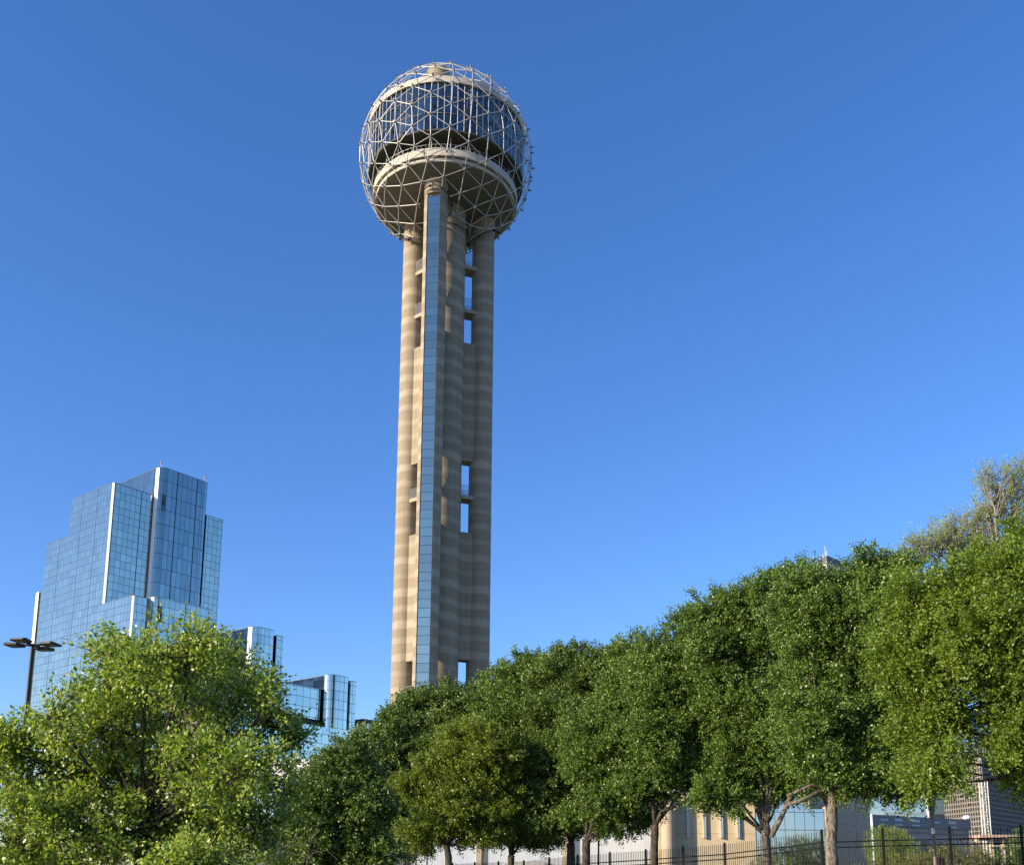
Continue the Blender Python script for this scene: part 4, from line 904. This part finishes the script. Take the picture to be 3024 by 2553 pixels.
tree('live_oak', 'tall oak dividing into several pale stems in front of the glass entrance', 'tree', 41.5, 1566*DK,
  [(1412,1282,40,40),(1452,1262,46,46),(1512,1240,52,48),(1572,1222,52,48),(1622,1196,46,46),(1460,1355,85,85),(1560,1330,95,95),(1500,1450,95,85),(1590,1460,85,85),(1475,1562,62,46),(1560,1570,80,46),(1440,1612,32,30),(1490,1625,26,24),(1620,1585,50,50)], L_OAK, BARKP, G_OAK, 19, size=0.075, dens=14, trad=0.19, fork=2.7,
  limbs=[([(1568,1700,0),(1560,1660,0),(1545,1625,.1),(1530,1590,.2)], 0.12, 0.05), ([(1566,1670,0),(1568,1630,-.1),(1575,1590,-.1),(1578,1560,0)], 0.11, 0.06), ([(1572,1705,0),(1592,1670,-.1),(1610,1630,-.2),(1625,1600,-.2)], 0.13, 0.06), ([(1564,1665,0),(1556,1630,0),(1552,1590,0)], 0.09, 0.06), ([(1605,1640,-.2),(1640,1632,-.3),(1672,1618,-.3)], 0.08, 0.05)])
tree('live_oak', 'tallest oak of the row, with a thick straight sunlit trunk', 'tree', 33.0, 1694*DK,
  [(1758,1182,46,48),(1808,1185,50,48),(1636,1204,40,38),(1690,1226,42,42),(1640,1262,66,66),(1720,1272,80,80),(1800,1290,74,88),(1680,1380,98,88),(1770,1400,85,88),(1660,1480,88,78),(1750,1500,84,70),(1700,1565,70,46),(1790,1570,60,55),(1830,1210,30,40),(1835,1500,45,70),(1830,1590,46,50),(1850,1400,50,70)], L_OAK, BARKP, G_OAK, 20, size=0.07, dens=15, trad=0.21, fork=3.4,
  limbs=[([(1690,1640,0),(1672,1612,-.2),(1640,1630,-.4),(1612,1640,-.5)], 0.09, 0.05), ([(1692,1620,0),(1655,1600,-.2),(1632,1612,-.3),(1606,1622,-.4)], 0.08, 0.04)])
tree('elm_tree', 'bright green tree hanging over the park lamp at the right edge', 'tree', 24.0, 2150*DK,
  [(1852,1215,50,50),(1922,1205,55,50),(1992,1190,58,55),(2062,1155,52,52),(2100,1110,34,40),(1872,1292,72,68),(1962,1282,85,78),(2050,1262,78,80),(2110,1250,60,90),(1850,1365,56,56),(1932,1375,62,55),(1872,1445,52,50),(1885,1520,54,55),(1915,1570,40,48),(1868,1590,38,28),(1930,1460,44,36),(2062,1400,54,56),(2068,1500,42,56),(2085,1580,34,46),(2010,1370,42,40),(2120,1480,60,120),(1812,1330,34,40),(2120,1380,60,80)], L_BRI, BARK, None, 21, size=0.062, dens=20, per=22, trad=0.12, fork=3.6, spread=0.05, tl=(0.25, 0.55), depth=0.6, dm=2.0, sprig=3, shr=0.90,
  limbs=[([(2110,1560,0),(2060,1530,0),(2010,1500,.2),(1960,1490,.2)], 0.09, 0.03)])
# sprouting tree behind, mostly twigs
def sprouting(name, label, Y, tpx, seed, lobes, trad):
    rng = np.random.default_rng(seed); rr = random.Random(seed)
    base = at(tpx, 2545, Y); bx = float(base[0]); bz = gz(bx, Y)
    o = empty(name, (bx, Y, bz)); tag(o, label, 'tree'); w_ = MB(); tips = []; off = np.array([bx, Y, bz])
    fk = np.array([0, 0, 5.0]); w_.tube([(0, 0, 0), (0.1, 0, 2.5), tuple(fk)], [trad, trad*0.8, trad*0.7], 10)
    def grow(p, d, L, r, lev):
        n = 4; pts = [p]
        for i in range(n):
            d = unit(d+rng.normal(0, 0.16, 3)+np.array([0, 0, .05])); p = p+d*L/n; pts.append(p)
        w_.tube([tuple(q) for q in pts], [r*(1-0.45*i/n) for i in range(n+1)], 5 if lev < 3 else 3)
        if lev >= 4: tips.append((p, d)); return
        for k in range(4 if lev < 3 else 4):
            q = pts[rr.randint(2, n)]; grow(q, unit(d+rng.normal(0, 0.5, 3)), L*rr.uniform(0.55, 0.8), max(0.008, r*0.55), lev+1)
    for cx, cy, rx, ry in lobes:
        c = at(cx*DK, (cy+ry)*DK, Y+rng.uniform(-1.5, 1.5))-off; t_ = at(cx*DK, (cy-ry*0.2)*DK, Y)-off
        m_ = fk*0.5+c*0.5-np.array([0, 0, .5]); w_.tube([tuple(fk), tuple(m_), tuple(c)], [trad*0.4, trad*0.3, trad*0.2], 6)
        cc = at(cx*DK, cy*DK, Y)-off; sx = rx*DK*Y/FOC; sz = ry*DK*Y/FOC; ext = np.array([sx, (sx+sz)/2, sz]); main = [c+(t_-c)*k/6+rng.normal(0, .08, 3) for k in range(8)]
        w_.tube([tuple(q) for q in main], [trad*0.17*(1-k*0.11) for k in range(8)], 5)
        for k in range(26):
            q = main[rr.randint(0, 7)]; e = cc+unit(rng.normal(0, 1, 3)+np.array([0, 0, .35]))*ext*rng.uniform(0.55, 1.05); md = (q+e)/2+rng.normal(0, .12, 3)-np.array([0, 0, .1])
            w_.tube([tuple(q), tuple(md), tuple(e)], [0.028, 0.02, 0.008], 4); dd_ = unit(e-md)
            for m in range(11):
                u = rng.uniform(0.2, 1); b0 = md+(e-md)*u; d2 = unit(dd_+rng.normal(0, .55, 3)+np.array([0, 0, .25])); e2 = b0+d2*rng.uniform(.3, .75); w_.bar(tuple(b0), tuple(e2), 0.011, 0.005, 3, False)
                if rng.uniform() < 0.62: tips.append((e2, d2))
    w_.build('trunk', TWIG, o)
    P = np.array([t[0] for t in tips]); D = np.array([t[1] for t in tips]); leafmesh('crown', P-D*0.3, D, 0.075, rng, L_PALE, o, 12, (0.3, 0.6), 0.07)
sprouting('sprouting_tree', 'half-bare sprouting tree with grey twigs and pale young leaves rising above the bright green tree', 46.0, 2110*DK, 7,
  [(1878,1125,36,38),(1910,1118,32,42),(1950,1095,42,50),(1985,1085,46,58),(2025,1060,46,75),(2030,990,36,66),(2062,1010,46,80),(2095,1000,45,80),(2070,1080,55,75),(2110,1070,50,90),(2015,1120,50,50),(1935,1130,40,36),(2085,1130,50,50),(2000,1220,70,60),(2080,1250,80,80),(2160,1150,80,90),(2040,1360,80,80),(2130,1380,80,90),(2190,1260,70,90)], 0.3)
# shrubs behind the fence
def shrub(name, label, Y, lobes, mat, seed, size=0.06, dens=20, group=None):
    rng = np.random.default_rng(seed); cx = lobes[0][0]
    c0 = at(cx, 2540, Y); bx = float(c0[0]); bz = gz(bx, Y); o = empty(name, (bx, Y, bz)); tag(o, label, 'shrub', group)
    PP = []; DD = []; w_ = MB()
    for px, py, rx, ry in lobes:
        c = at(px, py, Y+rng.uniform(-.4, .4))-np.array([bx, Y, bz]); s_ = Y/FOC; R3 = np.array([rx*s_, (rx+ry)/2*s_, ry*s_]); n = int(4*pi*R3.mean()**2*dens)
        d = unit(rng.normal(0, 1, (n, 3))); p = c+d*R3*rng.uniform(0.5, 1.05, (n, 1)); p = p[p[:, 2] > -0.05]; PP.append(p); DD.append(unit((p-c)+np.array([0, 0, .3])))
        w_.tube([(0, 0, 0), tuple(c*0.6+np.array([0, 0, -.1])), tuple(c)], [0.05, 0.035, 0.015], 5)
    w_.build('stems', BARK, o); leafmesh('foliage', np.concatenate(PP), np.concatenate(DD), size, rng, mat, o, 30, (0.15, 0.35), 0.05)
shrub('round_shrub', 'round yellow-green bush behind the fence in front of the grey sign building', 66, [(2635,2500,52,52),(2600,2500,40,60),(2670,2510,40,50),(2690,2560,50,60),(2620,2580,50,60)], L_SHR, 31)
shrub('olive_shrub', 'broad olive-brown bush behind the fence right of the park lamp', 43, [(2830,2550,80,55),(2780,2560,60,50),(2900,2560,60,45),(2760,2600,80,60),(2860,2600,90,60)], L_OLV, 32)
shrub('olive_shrub', 'low olive-brown bush behind the fence left of the park lamp', 42, [(2680,2570,60,45),(2620,2585,55,40),(2570,2590,50,40),(2720,2580,50,60)], L_OLV, 33)
shrub('green_shrub', 'green bush behind the fence at the far right, under the salmon canopy', 44, [(2980,2550,50,50),(3020,2520,36,60),(2935,2570,50,40),(3040,2590,60,60)], L_OAK, 34)
shrub('green_shrub', 'small dark bush behind the fence at the foot of the glass entrance', 44, [(2310,2560,45,60),(2350,2570,36,60),(2260,2580,40,50)], L_OAKB, 35)
# bare brush under the left trees
def brush(label, Y, px, n, hgt, seed):
    rng = np.random.default_rng(seed); c0 = at(px, 2540, Y); bx = float(c0[0]); o = empty('bare_bush', (bx, Y, gz(bx, Y))); tag(o, label, 'shrub'); w_ = MB()
    for i in range(n):
        a = rng.uniform(0, 2*pi); d = np.array([cos(a)*0.45, sin(a)*0.3, 1]); p = np.array([rng.normal(0, 0.7), rng.normal(0, 0.4), 0]); pts = [p]
        for k in range(5): d = unit(d+rng.normal(0, .22, 3)); p = p+d*hgt/5; pts.append(p)
        w_.tube([tuple(q) for q in pts], [0.022*(1-k*0.16) for k in range(6)], 4)
        for k in range(2, 6):
            q = pts[k]; e = q+unit(d+rng.normal(0, .7, 3))*hgt*0.25; w_.bar(tuple(q), tuple(e), 0.008, 0.004, 3, False)
    w_.build('stems', barkmat('brush_stems', (0.10, 0.075, 0.06), (0.24, 0.19, 0.16)), o)
brush('bare brown bush before the white building, left of the small two-trunk oak', 50, 1040, 60, 2.9, 41)
brush('bare brown bush before the white building, right of the small two-trunk oak', 52, 1150, 60, 3.0, 42)
brush('bare brown bush beside the pale dappled trunk at the lower left', 30, 690, 70, 2.2, 43)
